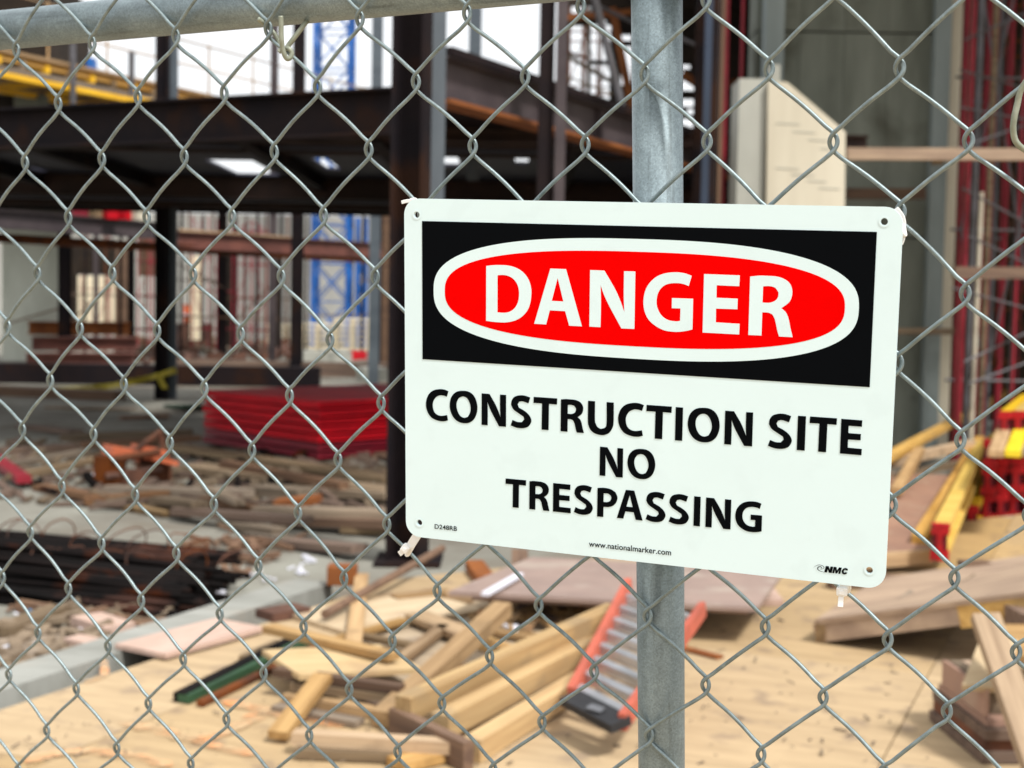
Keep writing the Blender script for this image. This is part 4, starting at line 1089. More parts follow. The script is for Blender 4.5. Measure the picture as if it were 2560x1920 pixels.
# --- right: thick tilted form panel with its shadow, leaning board and offcut pile
fp = thing('propped_formwork', tuple(G(2330, 1560, D)), 'large grey brown form panel propped up so its long edge overhangs', 'form panel')
A = G(2040, 1548, D + .10); B = G(2425, 1552, D + .27)
zt = .30
c0 = G(2036, 1550, D + .10); c1_ = G(2600, 1475, D + .36); c2_ = G(2700, 1365, D + .30); c3_ = G(2190, 1448, D + .16)
slab4('face_sheet', [c0, c1_, c2_, c3_], .022, m_panel, fp)
lo = Vector((0, 0, -.022))
def edge(p, q, mat_, h=.085, wd=.045):
    b = MB(); b.bar(p + lo + Vector((0, 0, -h / 2)), q + lo + Vector((0, 0, -h / 2)), wd, h); return b.build('frame_timber', mat_, fp)
ins = (c3_ - c0).normalized() * .03
md_ = c0.lerp(c1_, .66)
edge(c0 + ins, md_ + ins, m_panel); edge(md_ + ins, c1_ + ins, m_beam, h=.10)
edge(c3_ - ins, c2_ - ins, m_weath); edge(c0 + (c1_ - c0).normalized() * .03, c3_ + (c1_ - c0).normalized() * .03, m_weath)
for t_ in (.3, .55, .8): edge(c0.lerp(c1_, t_) + ins, c3_.lerp(c2_, t_) - ins, m_weath)
g = G(2560, 1560, D)
tag(stick('bearer', (g.x - .2, g.y + .35, g.z + .12), (g.x + .8, g.y + .35, g.z + .12), .12, .23, m_brownwood), 'dark timber bearer holding up the right end of the form panel', 'timber')
gg = G(2120, 1470, D)
tag(stick('bearer', (gg.x - .1, gg.y, gg.z + .03), (gg.x + .5, gg.y + .1, gg.z + .03), .09, .06, m_brownwood), 'dark timber under the left tip of the form panel', 'timber')
A = V(2462, 1540, 4.80); B = V(2585, 1890, 4.38); B = A + (B - A) * ((A.z - DZ - .03) / (A.z - B.z))
tag(bevelled(stick('leaning_board', A, B, .095, .04, m_lumber, up=Vector((0, -1, .5)))), 'pale tan two-by-four leaning from the form panel to the floor at right', 'board')
# offcut pile, bottom right
def box_at(x0, x1, y, z0, z1, dp, mat_, lab, cat, name='offcut', dy=0.0, rot=0.0):
    A, B = G(x0, y, D), G(x1, y, D)
    o = stick(name, (A.x, A.y + dy, D + (z0 + z1) / 2), (B.x, B.y + dy + rot, D + (z0 + z1) / 2), dp, z1 - z0, mat_)
    return tag(o, lab, cat)
box_at(2385, 2700, 1850, 0, .035, .5, m_brownwood, 'lowest dark board of the pile at the bottom right', 'board')
box_at(2395, 2700, 1850, .037, .075, .48, m_rust, 'second dark reddish board of the bottom right pile', 'board', dy=.01)
box_at(2390, 2650, 1848, .077, .11, .5, m_brownwood, 'third dark board of the bottom right pile', 'board', dy=-.01)
box_at(2400, 2560, 1848, .113, .135, .45, m_film, 'brown sheet with a pale edge on the bottom right pile', 'sheet', dy=.0)
box_at(2402, 2412, 1848, .137, .23, .4, m_film, 'whitish upright strip at the left of the offcut box', 'strip', dy=.0)
box_at(2420, 2450, 1846, .137, .225, .38, m_weath, 'small weathered block inside the offcut box', 'block', dy=.02)
box_at(2453, 2475, 1846, .137, .225, .38, m_panel, 'small whitish block inside the offcut box', 'block', dy=.02)
box_at(2478, 2540, 1846, .137, .225, .38, m_orust, 'reddish brown block inside the offcut box', 'block', dy=.02)
tpz = D + .30
t4 = [G(2405, 1712, D + .24), G(2520, 1722, D + .24), G(2545, 1600, D + .34), G(2452, 1592, D + .34)]
tag(slab4('offcut', t4, .02, m_ply, None), 'square tan plywood offcut tilted on top of the bottom right pile', 'plywood')
t5 = [G(2500, 1640, D + .30), G(2590, 1640, D + .30), G(2600, 1560, D + .34), G(2490, 1560, D + .34)]
tag(slab4('offcut', t5, .02, m_lumber, None), 'second tan plywood offcut behind the leaning board', 'plywood')
box_at(2540, 2640, 1700, .1, .28, .3, m_brownwood, 'dark brown board end at the right picture edge', 'board')
box_at(2500, 2600, 1655, .12, .2, .2, m_pink, 'pale plastic wrapped piece behind the leaning board', 'sheet')

# --- right middle: form panel with two-by-fours, yellow beams with red end caps
t6 = [G(2130, 1385, D + .12), G(2325, 1372, D + .12), G(2420, 1190, .24), G(2180, 1180, .3)]
fr2 = thing('framed_formwork', tuple(t6[0]), 'brown framed panel with pale timber edges right of the sign', 'form panel')
slab4('face_sheet', t6, .02, m_film, fr2)
def bar_on(a, b, wd, ht, mat_, nm='frame_timber', par=fr2, dz=.0):
    return stick(nm, a + Vector((0, 0, dz)), b + Vector((0, 0, dz)), wd, ht, mat_, par)
bar_on(t6[0] + Vector((0, -.03, -.04)), t6[1] + Vector((0, -.03, -.04)), .04, .08, m_lumber)
bar_on(G(2297, 1352, D + .14), G(2450, 1098, .38), .085, .06, m_lumber)
bar_on(G(2240, 1230, .3), G(2300, 1125, .42), .08, .05, m_lumber)
bar_on(G(2160, 1170, .34), G(2430, 1110, .40), .10, .07, m_lumber)
bar_on(G(2160, 1210, .26), G(2440, 1150, .30), .06, .05, m_weath)
tag(stick('plank', G(2180, 1165, .42), G(2530, 975, .5), .11, .05, m_beam), 'long yellow plank slanting up to the right from the framed panel', 'plank')
tag(stick('plank', G(2400, 1050, .2), G(2480, 1010, .3), .10, .05, m_lumber), 'short pale plank on the grey rubble', 'plank')
def h_beam(p, q, label, cap=True, mat_=None, grp='yellow formwork beams with red end caps'):
    t = thing('formwork_beam', tuple(p), label, 'formwork beam', grp)
    mm_ = mat_ or m_hb
    ibeam('timber_body', p, q, .19, .085, .042, mm_, t)
    if cap:
        d = (p - q).normalized()
        ibeam('end_cap', p + d * .03, p - d * .05, .205, .098, .055, m_redcap, t)
        stick('end_plate', p + d * .01, p, .08, .17, m_maroon, t)
        b = MB()
    return t
HB = [((2332, 1385, .10), (2440, 1130, .22), 'yellow formwork beam nearest the framed panel with its red cap on the floor'),
      ((2350, 1355, .30), (2455, 1128, .36), 'upper yellow formwork beam beside the framed panel'),
      ((2408, 1290, .10), (2500, 1120, .10), 'single yellow formwork beam left of the tall red capped stack'),
      ((2428, 1300, .10), (2520, 1120, .10), 'second yellow formwork beam left of the tall red capped stack')]
for (a, b_, lab) in HB:
    h_beam(G(a[0], a[1], a[2]), G(b_[0], b_[1], b_[2]), lab)
rows = ['bottom', 'second', 'third', 'top']
cols_ = ['first', 'second', 'third', 'fourth']
for i in range(4):
    for j in range(4):
        if j == 3 and i == 0: continue
        g = G(2466 + 34 * i, 1306 - 2 * i, 0.0)
        p = Vector((g.x, g.y + R_.uniform(-.03, .03), .11 + j * .21)); q = p + Vector((1.05 + R_.uniform(-.02, .02), 2.4, 0.0))
        h_beam(p, q, 'yellow formwork beam with red cap, %s row, %s from the left of the tall stack' % (rows[j], cols_[i]), grp='red capped beams in the tall stack')
for i, (x0, x1, mm_, lab) in enumerate(((2482, 2512, m_lumber, 'pale timber plank lying on the red capped stack'), (2520, 2560, m_yelb, 'bright yellow plank lying on the red capped stack'), (2562, 2600, m_lumber, 'pale plank right of the bright yellow plank'))):
    a = V((x0 + x1) / 2 - 8, 1135, 9.2); b_ = V((x0 + x1) / 2 + 20, 1055, 11.6)
    tag(stick('plank', a, b_, .10, .04, mm_), lab, 'plank')

# ================================================================== CHAIN-LINK FENCE
U = 0.0468                                     # half-diagonal of the mesh in metres
F1 = CW @ Vector((0.84908, 0.04439, -0.41886)) * U      # one step to the right in the mesh plane
F2 = CW @ Vector((0.03134, 1.03415, 0.20661)) * U       # one step down
F0 = EYE + CW @ Vector((-9.17745, -6.2078, 26.24315)) * U
FN = F1.cross(F2).normalized()
if FN.dot(F0 - EYE) > 0: FN = -FN              # towards the viewer
K={(0,0):(41,130),(2,0):(231,113),(4,0):(440,95),(6,0):(671,76),(8,0):(900,51),(10,0):(1168,36),(12,0):(1452,18),(14,0):(1765,0),(1,1):(146,264),(3,1):(345,248),(5,1):(561,237),(7,1):(794,222),(9,1):(1040,208),(11,1):(1313,195),(13,1):(1612,187),(15,1):(1922.5,174),(17,1):(2249,171),(0,2):(63,411),(2,2):(255,403),(4,2):(461,396),(6,2):(686,384),(8,2):(922,378),(10,2):(1182,369),(12,2):(1463,365),(14,2):(1767.5,356.5),(16,2):(2083.6,356.5),(18,2):(2421,352),(1,3):(171,549),(3,3):(367,548),(5,3):(580,545),(7,3):(809,542),(17,3):(2251,532),(0,4):(94,688),(2,4):(281,688),(4,4):(483,690),(6,4):(703,695),(8,4):(938,695),(18,4):(2413,735),(-1,5):(19,821),(1,5):(200,826),(3,5):(393,831),(5,5):(602,838),(7,5):(825,853),(17,5):(2245,909),(0,6):(126,956),(2,6):(310,965),(4,6):(511,975),(6,6):(724,993),(8,6):(953,1011),(18,6):(2401,1101),(-1,7):(56,1079),(1,7):(234,1090),(3,7):(425,1111),(5,7):(630,1130),(7,7):(845,1153),(17,7):(2230,1264),(0,8):(155,1221),(2,8):(338,1242),(4,8):(535,1265),(6,8):(745,1286),(8,8):(967,1314),(18,8):(2386,1446),(-1,9):(76,1335),(1,9):(254,1363),(3,9):(441,1388),(5,9):(646,1418),(7,9):(860,1450),(9,9):(1093,1481),(11,9):(1346.7,1516),(13,9):(1619,1541),(15,9):(1913,1569),(17,9):(2219,1600),(19,9):(2540,1631),(-2,10):(5.5,1448),(0,10):(171,1476),(2,10):(353,1506),(4,10):(549.5,1538.5),(6,10):(759,1571),(8,10):(981,1606),(10,10):(1224,1643.8),(12,10):(1485,1681),(14,10):(1764,1714.5),(16,10):(2057.7,1744.5),(18,10):(2367,1779),(-1,11):(95,1587),(1,11):(270,1619.5),(3,11):(458,1652),(5,11):(659,1687),(7,11):(873,1727),(9,11):(1104.6,1761.5),(11,11):(1355,1808),(13,11):(1623,1840),(15,11):(1902.6,1888),(-2,12):(22,1691),(0,12):(191,1726),(2,12):(371,1763),(4,12):(566,1802),(6,12):(773,1842),(8,12):(994,1883),(-1,13):(117,1830),(1,13):(292,1874),(3,13):(477,1913)}
PTS = np.array([k_ for k_ in K], float)
def on_fence(px, py, off=0.0):
    r = ray(px, py)
    o = F0 + FN * off
    return EYE + r * ((o - EYE).dot(FN) / r.dot(FN))
def ideal(c, r): return F0 + F1 * c + F2 * r
DELTA = np.array([tuple(on_fence(*K[k_]) - ideal(*k_)) for k_ in K])
KN = {}
def knot(c, r):
    """real mesh is slightly stretched and bowed: measured offsets, smoothed in between, fading out far away"""
    if (c, r) in KN: return KN[(c, r)]
    if (c, r) in K: p = on_fence(*K[(c, r)])
    else:
        d2 = ((PTS - (c, r)) ** 2).sum(1)
        wgt = np.exp(-d2 / (2 * 2.2 ** 2)) + 1e-9
        fade = min(1.0, math.exp(-(max(0, math.sqrt(d2.min()) - 3)) / 6))
        dl = (DELTA * wgt[:, None]).sum(0) / wgt.sum() * fade
        p = ideal(c, r) + Vector(dl)
    KN[(c, r)] = p
    return p
fence = thing('chain_link_fence', tuple(ideal(9, 34)), 'galvanised chain-link fence with tube rail and post across the whole view', 'fence')
RW = 0.00150
RTOP, RBOT = -2, 33
HOOK = ((.14, -.225), (.062, -.168), (-.006, -.112), (-.046, -.055), (-.059, 0.0), (-.046, .055), (-.006, .112), (.062, .168), (.14, .225))
def bend(c, r):
    """the hooked bend of one wire at one knot, entering in front of or behind its neighbour"""
    if (c + r) % 2 == 0: kc, sg = c, 1       # left bend, hooked round the wire on its left
    else: kc, sg = c + 1, -1                 # right bend
    Kp = knot(kc, r)
    return [Kp + F1 * (x * sg) + F2 * y + FN * (max(-1, min(1, -y / .13)) * RW * 1.25 * sg) for x, y in HOOK], sg
for c in range(-8, 27):
    pts = []
    for r in range(RTOP, RBOT + 1):
        B_, sg = bend(c, r)
        if pts:
            a_ = pts[-1]
            for k_ in range(1, 6):
                t_ = k_ / 6
                pts.append(a_.lerp(B_[0], t_) + (FN * RW * 0.9 * sg + F2 * -0.012) * math.sin(math.pi * t_))
        pts += B_
    near = -3 <= c <= 20
    P = catmull(pts, 2 if near else 1)
    MB().tube(P, RW, 10 if near else 6).build('wire', m_wire, fence, True)
# post and rail sit behind the mesh
def tube_px(name, a, b, rad, ext0, ext1, off):
    A, B = on_fence(*a, -off), on_fence(*b, -off)
    d = (B - A)
    A2, B2 = A - d * ext0, B + d * ext1
    L = (B2 - A2).length
    M = Matrix.Translation(A2) @ (B2 - A2).to_track_quat('Z', 'Y').to_matrix().to_4x4()
    n = 48
    v, f = [], []
    for k_ in range(2):
        for i in range(n):
            v.append((math.cos(2 * math.pi * i / n) * rad, math.sin(2 * math.pi * i / n) * rad, L * k_))
    f = [(i, (i + 1) % n, n + (i + 1) % n, n + i) for i in range(n)]
    o = mesh_obj(name, v, f + [tuple(range(n))[::-1], tuple(range(n, 2 * n))], m_post, fence)
    for p_ in o.data.polygons[:n]: p_.use_smooth = True
    o.matrix_local = wm(fence).inverted() @ M
    return o
tube_px('post', (1642, 0), (1654, 1920), 0.0180, 0.06, 1.05, 0.0180 + RW * 2.2)
tube_px('top_rail', (0, 76), (1000, -19), 0.0170, 1.6, 2.6, 0.0170 + RW * 2.2)
# weld seam running down the post
# wire ties
def tie(name, pts, rad, lift, sub=5):
    P = [on_fence(p[0], p[1], p[2] if len(p) > 2 else lift) for p in pts]
    return MB().tube(catmull(P, sub), rad, 10).build(name, m_tie, fence, True)
tie('tie_wire', [(702, 40, .006), (703, 60, .006), (703, 80, .006), (704, 100, .006), (706, 118, .005), (711, 137, .004), (718, 147, .002), (726, 143, 0), (729, 132, -.001), (722, 122, .0), (712, 122, -.001), (703, 125, -.002), (697, 130, -.001)], .00195, .004)
tie('tie_wire', [(716, 122, -.002), (722, 112, -.003), (742, 86, -.006), (764, 57, -.012), (785, 30, -.03), (800, 0, -.037)], .00195, 0)
tie('tie_wire', [(645, 47, .003), (655, 54, .0), (668, 64, -.004), (690, 90, -.004), (703, 118, -.003)], .0019, 0)
tie('tie_wire', [(2575, 190, .004), (2552, 225, .004), (2543, 262, .004), (2536, 292, .005), (2533, 318, .005), (2536, 345, .004), (2547, 363, .003), (2568, 378, .0), (2600, 392, -.004)], .0019, 0)

# ================================================================== THE SIGN
IN = 0.0254
S1 = CW @ Vector((0.92898, 0.06312, -0.36143)); S2 = CW @ Vector((-0.00836, 0.98876, 0.1571))
S0 = EYE + CW @ Vector((-3.11312, -5.34996, 40.93181)) * IN
SX = S1.normalized(); SN = S1.cross(S2).normalized()
if SN.dot(S0 - EYE) > 0: SN = -SN
SY = SN.cross(SX).normalized()                # up the sign
sign = thing('danger_sign', tuple(S0), 'white plastic danger sign reading construction site no trespassing', 'sign')
sign.rotation_euler = Matrix((SX, SY, SN)).transposed().to_euler()
kx, ky = S1.length, S2.length
def sp(x, y, z=0.0): return (x * IN * kx, -y * IN * ky, z)
def smooth_poly(P, lim=38, sub=4):
    """round the gently turning corners of an outline, keep the sharp ones"""
    n = len(P); P = [Vector((p[0], p[1])) for p in P]
    sharp = []
    for i in range(n):
        a, b = P[i] - P[i - 1], P[(i + 1) % n] - P[i]
        sharp.append(abs(math.degrees(a.angle_signed(b))) > lim)
    out = []
    for i in range(n):
        p1, p2 = P[i], P[(i + 1) % n]
        out.append(p1)
        if sharp[i] and sharp[(i + 1) % n]: continue
        p0 = P[i - 1] if not sharp[i] else p1 * 2 - p2
        p3 = P[(i + 2) % n] if not sharp[(i + 1) % n] else p2 * 2 - p1
        if sharp[i]: p0 = p1 - (p2 - p1) * .5
        if sharp[(i + 1) % n]: p3 = p2 + (p2 - p1) * .5
        for k_ in range(1, sub):
            t = k_ / sub
            out.append(0.5 * ((2 * p1) + (p2 - p0) * t + (2 * p0 - 5 * p1 + 4 * p2 - p3) * t * t + (3 * p1 - p0 - 3 * p2 + p3) * t ** 3))
    return out
def flat(name, loops, z, mat_, parent, thick=0.00008, ext=None):
    """fill outlines with holes through a 2D curve, then keep the mesh"""
    cu = bpy.data.curves.new(name, 'CURVE'); cu.dimensions = '2D'; cu.fill_mode = 'BOTH'; cu.extrude = ext or thick
    for lp in loops:
        s_ = cu.splines.new('POLY'); s_.points.add(len(lp) - 1)
        for i, p in enumerate(lp): s_.points[i].co = (p[0], p[1], 0, 1)
        s_.use_cyclic_u = True
    tmp = bpy.data.objects.new('tmp', cu)
    me = bpy.data.meshes.new_from_object(tmp)
    bpy.data.objects.remove(tmp); bpy.data.curves.remove(cu)
    me.name = name
    me.transform(Matrix.Translation((0, 0, z)))
    me.materials.clear(); me.materials.append(mat_)
    o = bpy.data.objects.new(name, me)
    return link(o, parent)
def outline_rr(x0, y0, x1, y1, r, n=10):
    P = []
    for cx_, cy_, a0_ in ((x1 - r, y0 + r, -90), (x1 - r, y1 - r, 0), (x0 + r, y1 - r, 90), (x0 + r, y0 + r, 180)):
        for k_ in range(n + 1):
            a = math.radians(a0_ + 90 * k_ / n)
            P.append(sp(cx_ + math.cos(a) * r, cy_ + math.sin(a) * r)[:2])
    return P
def circ(x, y, r, n=28): return [sp(x + r * math.cos(2 * math.pi * k_ / n), y + r * math.sin(2 * math.pi * k_ / n))[:2] for k_ in range(n)]
HOLES = ((0.40, 0.463), (13.54, 0.373), (0.446, 9.557), (13.578, 9.522))
board = flat('sign_board', [outline_rr(0, 0, 14, 10, .46)] + [circ(x, y, .088) for x, y in HOLES], -0.0013, m_sw, sign, ext=0.0011)
bevelled(board, 0.0004, 2)
# moulded rim round each hole
for x, y in HOLES:
    v = []; n = 28
    prof = ((.092, .0002), (.110, .00026), (.125, .00025), (.150, .0002))
    for rr, z in prof:
        for k_ in range(n): v.append(sp(x + rr * math.cos(2 * math.pi * k_ / n), y + rr * math.sin(2 * math.pi * k_ / n), z - .0002))
    f = [(j * n + k_, (j + 1) * n + k_, (j + 1) * n + (k_ + 1) % n, j * n + (k_ + 1) % n) for j in range(3) for k_ in range(n)]
    mesh_obj('hole_rim', v, f, m_sw, sign, True)
flat('black_header', [[sp(*p)[:2] for p in ((.572, .635), (13.37, .635), (13.37, 4.64), (.572, 4.64))]], 0.00006, m_sk, sign, thick=.00004)
def superoval(cx_, cy_, a, b, e, n=140):
    P = []
    for k_ in range(n):
        t = 2 * math.pi * k_ / n
        c_, s_ = math.cos(t), math.sin(t)
        P.append(sp(cx_ + a * math.copysign(abs(c_) ** (2 / e), c_), cy_ + b * math.copysign(abs(s_) ** (2 / e), s_))[:2])
    return P
flat('white_oval', [superoval(6.97, 2.62, 6.035, 1.64, 2.6)], 0.00016, m_sw, sign, thick=.00004)
flat('red_oval', [superoval(6.97, 2.62, 5.68, 1.295, 2.6)], 0.00026, m_sr, sign, thick=.00004)
GLYPH={'D':[[(0.0,1.003),(0.135,1.02),(0.276,1.028),(0.496,1.024),(0.695,0.978),(0.845,0.892),(0.946,0.772),(0.993,0.642),(1.0,0.528),(0.98,0.379),(0.922,0.244),(0.804,0.124),(0.646,0.043),(0.445,0.001),(0.224,-0.003),(0.001,0.011)],[(0.253,0.844),(0.377,0.853),(0.498,0.837),(0.608,0.786),(0.689,0.698),(0.725,0.6),(0.731,0.501),(0.712,0.385),(0.653,0.284),(0.564,0.214),(0.464,0.18),(0.343,0.172),(0.253,0.176)]],'A':[[(0.329,0.999),(0.655,0.998),(1.0,-0.001),(0.734,-0.0),(0.648,0.254),(0.327,0.257),(0.252,0.001),(0.0,0.003)],[(0.484,0.836),(0.608,0.425),(0.364,0.426)]],'N':[[(0.0,0.998),(0.317,0.996),(0.544,0.704),(0.669,0.502),(0.774,0.285),(0.753,0.561),(0.749,0.999),(0.996,1.0),(1.0,0.001),(0.714,-0.001),(0.453,0.36),(0.328,0.554),(0.237,0.741),(0.252,0.448),(0.25,0.002),(0.001,0.002)]],'G':[[(0.957,0.962),(0.804,1.002),(0.641,1.012),(0.443,0.991),(0.263,0.928),(0.12,0.814),(0.032,0.67),(0.0,0.481),(0.032,0.309),(0.119,0.171),(0.269,0.067),(0.454,-0.0),(0.673,-0.012),(0.853,0.008),(1.0,0.044),(0.997,0.571),(0.575,0.568),(0.577,0.393),(0.751,0.395),(0.75,0.182),(0.667,0.169),(0.503,0.187),(0.373,0.26),(0.293,0.374),(0.266,0.491),(0.289,0.632),(0.368,0.744),(0.484,0.806),(0.647,0.827),(0.791,0.818),(0.904,0.784)]],'E':[[(0.0,1.0),(0.966,0.998),(0.959,0.815),(0.349,0.817),(0.354,0.605),(0.929,0.604),(0.929,0.424),(0.351,0.42),(0.355,0.185),(1.0,0.18),(0.998,-0.002),(0.003,0.0)]],'R':[[(0.0,0.984),(0.199,1.005),(0.362,1.007),(0.605,1.0),(0.789,0.956),(0.904,0.88),(0.953,0.776),(0.945,0.671),(0.889,0.578),(0.723,0.475),(0.827,0.41),(0.893,0.306),(0.941,0.156),(1.0,-0.002),(0.696,-0.001),(0.651,0.099),(0.591,0.28),(0.526,0.366),(0.433,0.392),(0.3,0.392),(0.299,0.0),(0.001,-0.002)],[(0.299,0.83),(0.452,0.837),(0.574,0.811),(0.649,0.737),(0.643,0.661),(0.585,0.599),(0.465,0.559),(0.296,0.556)]],'C':[[(1.0,0.989),(0.932,0.813),(0.759,0.841),(0.597,0.833),(0.415,0.751),(0.313,0.601),(0.301,0.456),(0.354,0.314),(0.476,0.219),(0.678,0.186),(0.941,0.224),(0.982,0.059),(0.8,0.019),(0.557,0.02),(0.273,0.091),(0.089,0.241),(0.0,0.439),(0.008,0.643),(0.111,0.837),(0.314,0.977),(0.597,1.035),(0.819,1.032)]],'O':[[(0.477,1.036),(0.673,1.023),(0.836,0.938),(0.95,0.774),(1.0,0.548),(0.969,0.331),(0.872,0.152),(0.71,0.04),(0.53,0.008),(0.35,0.03),(0.185,0.119),(0.053,0.298),(0.0,0.525),(0.036,0.758),(0.134,0.909),(0.281,1.004)],[(0.478,0.859),(0.609,0.824),(0.707,0.701),(0.756,0.532),(0.741,0.373),(0.66,0.224),(0.529,0.181),(0.398,0.221),(0.3,0.344),(0.247,0.527),(0.266,0.687),(0.347,0.807)]],'S':[[(0.945,0.974),(0.86,0.789),(0.573,0.838),(0.397,0.816),(0.332,0.728),(0.4,0.632),(0.666,0.546),(0.888,0.429),(1.0,0.293),(0.98,0.179),(0.85,0.059),(0.586,-0.003),(0.276,0.001),(0.0,0.059),(0.087,0.234),(0.318,0.183),(0.539,0.185),(0.661,0.276),(0.625,0.36),(0.403,0.448),(0.135,0.563),(0.014,0.699),(0.043,0.842),(0.174,0.961),(0.438,1.021),(0.703,1.019)]],'T':[[(0.005,1.004),(1.0,1.005),(0.992,0.817),(0.656,0.819),(0.651,0.003),(0.355,0.002),(0.361,0.817),(0.0,0.815)]],'U':[[(0.0,1.003),(0.271,1.001),(0.276,0.444),(0.314,0.308),(0.387,0.215),(0.51,0.167),(0.65,0.203),(0.727,0.333),(0.718,1.002),(0.993,1.001),(1.0,0.433),(0.963,0.237),(0.845,0.077),(0.672,-0.004),(0.497,-0.02),(0.286,0.014),(0.125,0.101),(0.034,0.235),(0.002,0.4)]],'I':[[(0,0),(1,0),(1,1),(0,1)]],'P':[[(0.0,0.971),(0.285,0.999),(0.646,0.976),(0.896,0.883),(1.0,0.718),(0.951,0.543),(0.797,0.416),(0.574,0.351),(0.316,0.339),(0.312,-0.013),(0.003,-0.019)],[(0.312,0.807),(0.516,0.811),(0.652,0.757),(0.7,0.682),(0.657,0.585),(0.524,0.52),(0.312,0.506)]]}
LINES=[([('D', 2.583, 3.959), ('A', 4.053, 5.474), ('N', 5.689, 6.992), ('G', 7.232, 8.623), ('E', 8.902, 9.905), ('R', 10.149, 11.329)],1.863,3.437),([('C', 0.683, 1.399), ('O', 1.44, 2.316), ('N', 2.449, 3.211), ('S', 3.355, 3.983), ('T', 4.049, 4.763), ('R', 4.875, 5.571), ('U', 5.682, 6.44), ('C', 6.574, 7.305), ('T', 7.379, 8.099), ('I', 8.209, 8.415), ('O', 8.556, 9.445), ('N', 9.585, 10.349), ('S', 10.773, 11.402), ('I', 11.546, 11.758), ('T', 11.86, 12.568), ('E', 12.679, 13.239)],5.523,6.448),([('N', 6.054, 6.735), ('O', 6.864, 7.666)],6.797,7.626),([('T', 3.206, 3.843), ('R', 3.947, 4.567), ('E', 4.671, 5.21), ('S', 5.305, 5.865), ('P', 6.0, 6.591), ('A', 6.585, 7.338), ('S', 7.424, 7.989), ('S', 8.088, 8.654), ('I', 8.793, 8.976), ('N', 9.128, 9.83), ('G', 9.951, 10.684)],7.966,8.798)]

for li, (letters, yt, yb) in enumerate(LINES):
    word = ('danger_lettering', 'site_lettering', 'no_lettering', 'trespassing_lettering')[li]
    lay_ = bpy.data.objects.new(word, None); lay_.empty_display_size = .01
    link(lay_, sign)
    for ch, xa, xb in letters:
        loops = []
        for lp in GLYPH[ch]:
            q_ = smooth_poly([(xa + x * (xb - xa), yb - y * (yb - yt)) for x, y in lp], sub=4)
            loops.append([sp(p[0], p[1])[:2] for p in q_])
        flat('letter', loops, 0.00036 if li == 0 else 0.00006, m_sw if li == 0 else m_sk, lay_, thick=.00004)
def small_text(name, body, x0, x1, yb, yt, weight, shear=0.0, hfrac=0.73):
    cu = bpy.data.curves.new(name, 'FONT'); cu.body = body; cu.size = 1.0; cu.offset = weight; cu.shear = shear; cu.space_character = 1.0 + weight * 2
    tmp = bpy.data.objects.new('tmp', cu)
    me = bpy.data.meshes.new_from_object(tmp)
    bpy.data.objects.remove(tmp); bpy.data.curves.remove(cu)
    xs = [v_.co.x for v_ in me.vertices]; ys = [v_.co.y for v_ in me.vertices]
    mnx, mxx, mny, mxy = min(xs), max(xs), min(ys), max(ys)
    for v_ in me.vertices:
        X = x0 + (v_.co.x - mnx) / (mxx - mnx) * (x1 - x0)
        Y = yb - (v_.co.y - mny) / (mxy - mny) * (yb - yt)
        v_.co = sp(X, Y, .00012)
    me.materials.clear(); me.materials.append(m_sk); me.name = name
    return link(bpy.data.objects.new(name, me), sign)
small_text('part_number_lettering', 'D248RB', .950, 1.674, 9.685, 9.545, .014)
small_text('address_lettering', 'www.nationalmarker.com', 5.77, 8.18, 9.712, 9.545, .012)
GLYPH['M'] = [[(0, 0), (0, 1), (.34, 1), (.5, .45), (.66, 1), (1, 1), (1, 0), (.76, 0), (.76, .6), (.6, 0), (.4, 0), (.24, .6), (.24, 0)]]
GLYPH['W'] = [[(0, 0), (0, 1), (.40, 1), (.64, .45), (.64, 1), (1, 1), (1, 0), (.62, 0), (.36, .55), (.36, 0)]]
GLYPH['Q'] = [[(1, .68), (.9, .9), (.55, 1.03), (.2, .9), (0, .5), (.2, .1), (.55, -.03), (.9, .1), (1, .32), (.66, .36), (.55, .26), (.42, .32), (.36, .5), (.42, .68), (.55, .74), (.66, .64)]]
mk_ = bpy.data.objects.new('maker_lettering', None); mk_.empty_display_size = .01; link(mk_, sign)
for ch, xa, xb in (('W', 12.405, 12.60), ('M', 12.615, 12.825), ('Q', 12.84, 13.0)):
    loops = [[sp(xa + x * (xb - xa) + y * .035, 9.705 - y * .175)[:2] for x, y in lp] for lp in GLYPH[ch]]
    flat('letter', loops, .00006, m_sk, mk_, thick=.00004)
def ribbon(name, pts, w0):
    P = catmull([Vector(sp(x, y, .0001)) for x, y in pts], 6)
    v, f = [], []
    for i, p in enumerate(P):
        t = (P[min(i + 1, len(P) - 1)] - P[max(i - 1, 0)]).normalized()
        s_ = Vector((-t.y, t.x, 0)) * w0 * (0.35 + math.sin(math.pi * i / (len(P) - 1)))
        v += [p + s_, p - s_]
    for i in range(len(P) - 1): f.append((2 * i, 2 * i + 1, 2 * i + 3, 2 * i + 2))
    return mesh_obj(name, v, f, m_sk, sign)
ribbon('maker_logo', [(12.121, 9.613), (12.166, 9.563), (12.251, 9.523), (12.337, 9.529), (12.389, 9.56), (12.383, 9.598), (12.341, 9.626), (12.299, 9.638)], .00012)
ribbon('maker_logo', [(12.395, 9.703), (12.301, 9.69), (12.242, 9.659), (12.226, 9.624), (12.239, 9.585), (12.289, 9.568), (12.332, 9.582), (12.313, 9.629)], .00022)

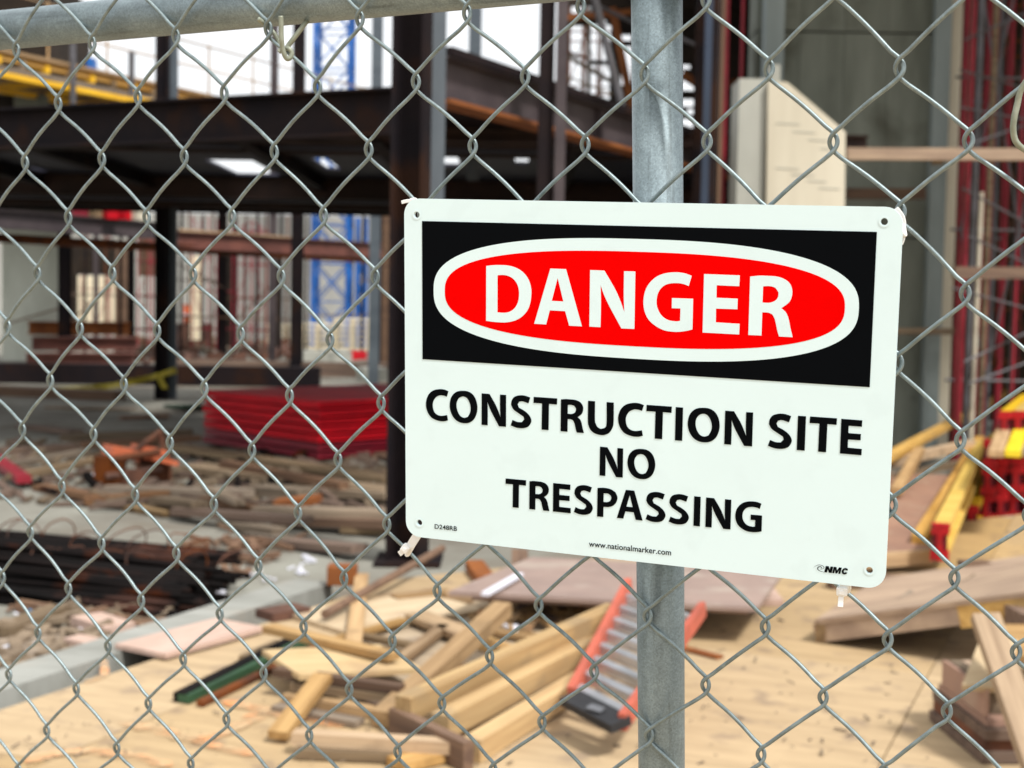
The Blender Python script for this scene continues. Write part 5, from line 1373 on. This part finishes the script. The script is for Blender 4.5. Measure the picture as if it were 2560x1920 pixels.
# ================================================================== NYLON CABLE TIES
def on_sign(px, py, off=0.0):
    r = ray(px, py)
    o = S0 + SN * off
    return EYE + r * ((o - EYE).dot(SN) / r.dot(SN))
def strap(pts, wid, parent, name='strap', th=.0012):
    """flat band: pts are (px, py, height over the sign face); the band lies in the sign plane"""
    P = catmull([on_sign(*p) for p in pts], 4)
    v, f = [], []
    for i, p in enumerate(P):
        t = (P[min(i + 1, len(P) - 1)] - P[max(i - 1, 0)]).normalized()
        s_ = t.cross(SN).normalized() * wid / 2
        h_ = SN * th / 2
        v += [p - s_ - h_, p + s_ - h_, p + s_ + h_, p - s_ + h_]
    n = len(P)
    for i in range(n - 1):
        for k_ in range(4): f.append((i * 4 + k_, i * 4 + (k_ + 1) % 4, (i + 1) * 4 + (k_ + 1) % 4, (i + 1) * 4 + k_))
    f += [(3, 2, 1, 0), tuple((n - 1) * 4 + k_ for k_ in range(4))]
    return bevelled(MB().add(v, f).build(name, m_nylon, parent), .0003, 2)
def tie_head(c, dirpx, L, wd, ht, parent, off):
    a = on_sign(c[0], c[1], off); b = on_sign(c[0] + dirpx[0], c[1] + dirpx[1], off)
    d = (b - a).normalized()
    m_ = MB(); m_.bar(a - d * L / 2, a + d * L / 2, wd, ht, up=SN)
    o = m_.build('head', m_nylon, parent); bevelled(o, .0012, 3)
    m2 = MB(); m2.bar(a - d * L * .22, a + d * L * .30, wd * .5, ht * 1.25, up=SN)
    bevelled(m2.build('pawl', m_nylon, o), .0005, 2)
    return o
def cable_tie(px, py, label): return thing('cable_tie', tuple(on_sign(px, py, -.006)), label, 'cable tie', 'white nylon cable ties holding the sign')
t = cable_tie(1015, 1370, 'white nylon cable tie at the lower left corner with its cut head showing')
strap([(1052, 1322, -.006), (1043, 1338, -.006), (1032, 1355, -.006), (1022, 1372, -.008), (1016, 1382, -.012), (1012, 1378, -.018)], .0066, t)
tie_head((1014, 1371), (-8, 11), .0068, .0062, .0050, t, -.006)
strap([(1009, 1376, -.007), (1002, 1382, -.007), (998, 1385, -.007)], .0042, t, 'tail')
strap([(1030, 1352, -.017), (1024, 1366, -.019), (1014, 1380, -.018)], .0045, t, 'strap')
t = cable_tie(2108, 1480, 'white nylon cable tie hanging below the bottom edge with a downward tail')
strap([(2112, 1455, -.006), (2110, 1468, -.005), (2109, 1478, -.005)], .0060, t)
tie_head((2105, 1478), (0, 10), .0062, .0072, .0050, t, -.005)
strap([(2104, 1486, -.005), (2102, 1500, -.004), (2101, 1517, -.003)], .0036, t, 'tail')
strap([(2118, 1456, -.008), (2120, 1470, -.012), (2116, 1480, -.018)], .0044, t)
t = cable_tie(2262, 570, 'white nylon cable tie poking out at the upper right side of the sign')
strap([(2240, 520, -.008), (2254, 538, -.008), (2259, 556, -.008), (2258, 572, -.008)], .0030, t)
tie_head((2256, 577), (2, 12), .0085, .0050, .0050, t, -.008)
strap([(2257, 590, -.008), (2255, 600, -.008), (2251, 610, -.008)], .0034, t, 'tail')
t = cable_tie(1012, 503, 'white nylon cable tie sliver at the upper left corner of the sign')
strap([(1046, 505, -.007), (1030, 502, -.007), (1016, 503, -.007), (1004, 506, -.007)], .0026, t)
strap([(1050, 512, -.010), (1038, 498, -.012), (1026, 500, -.012)], .0022, t)
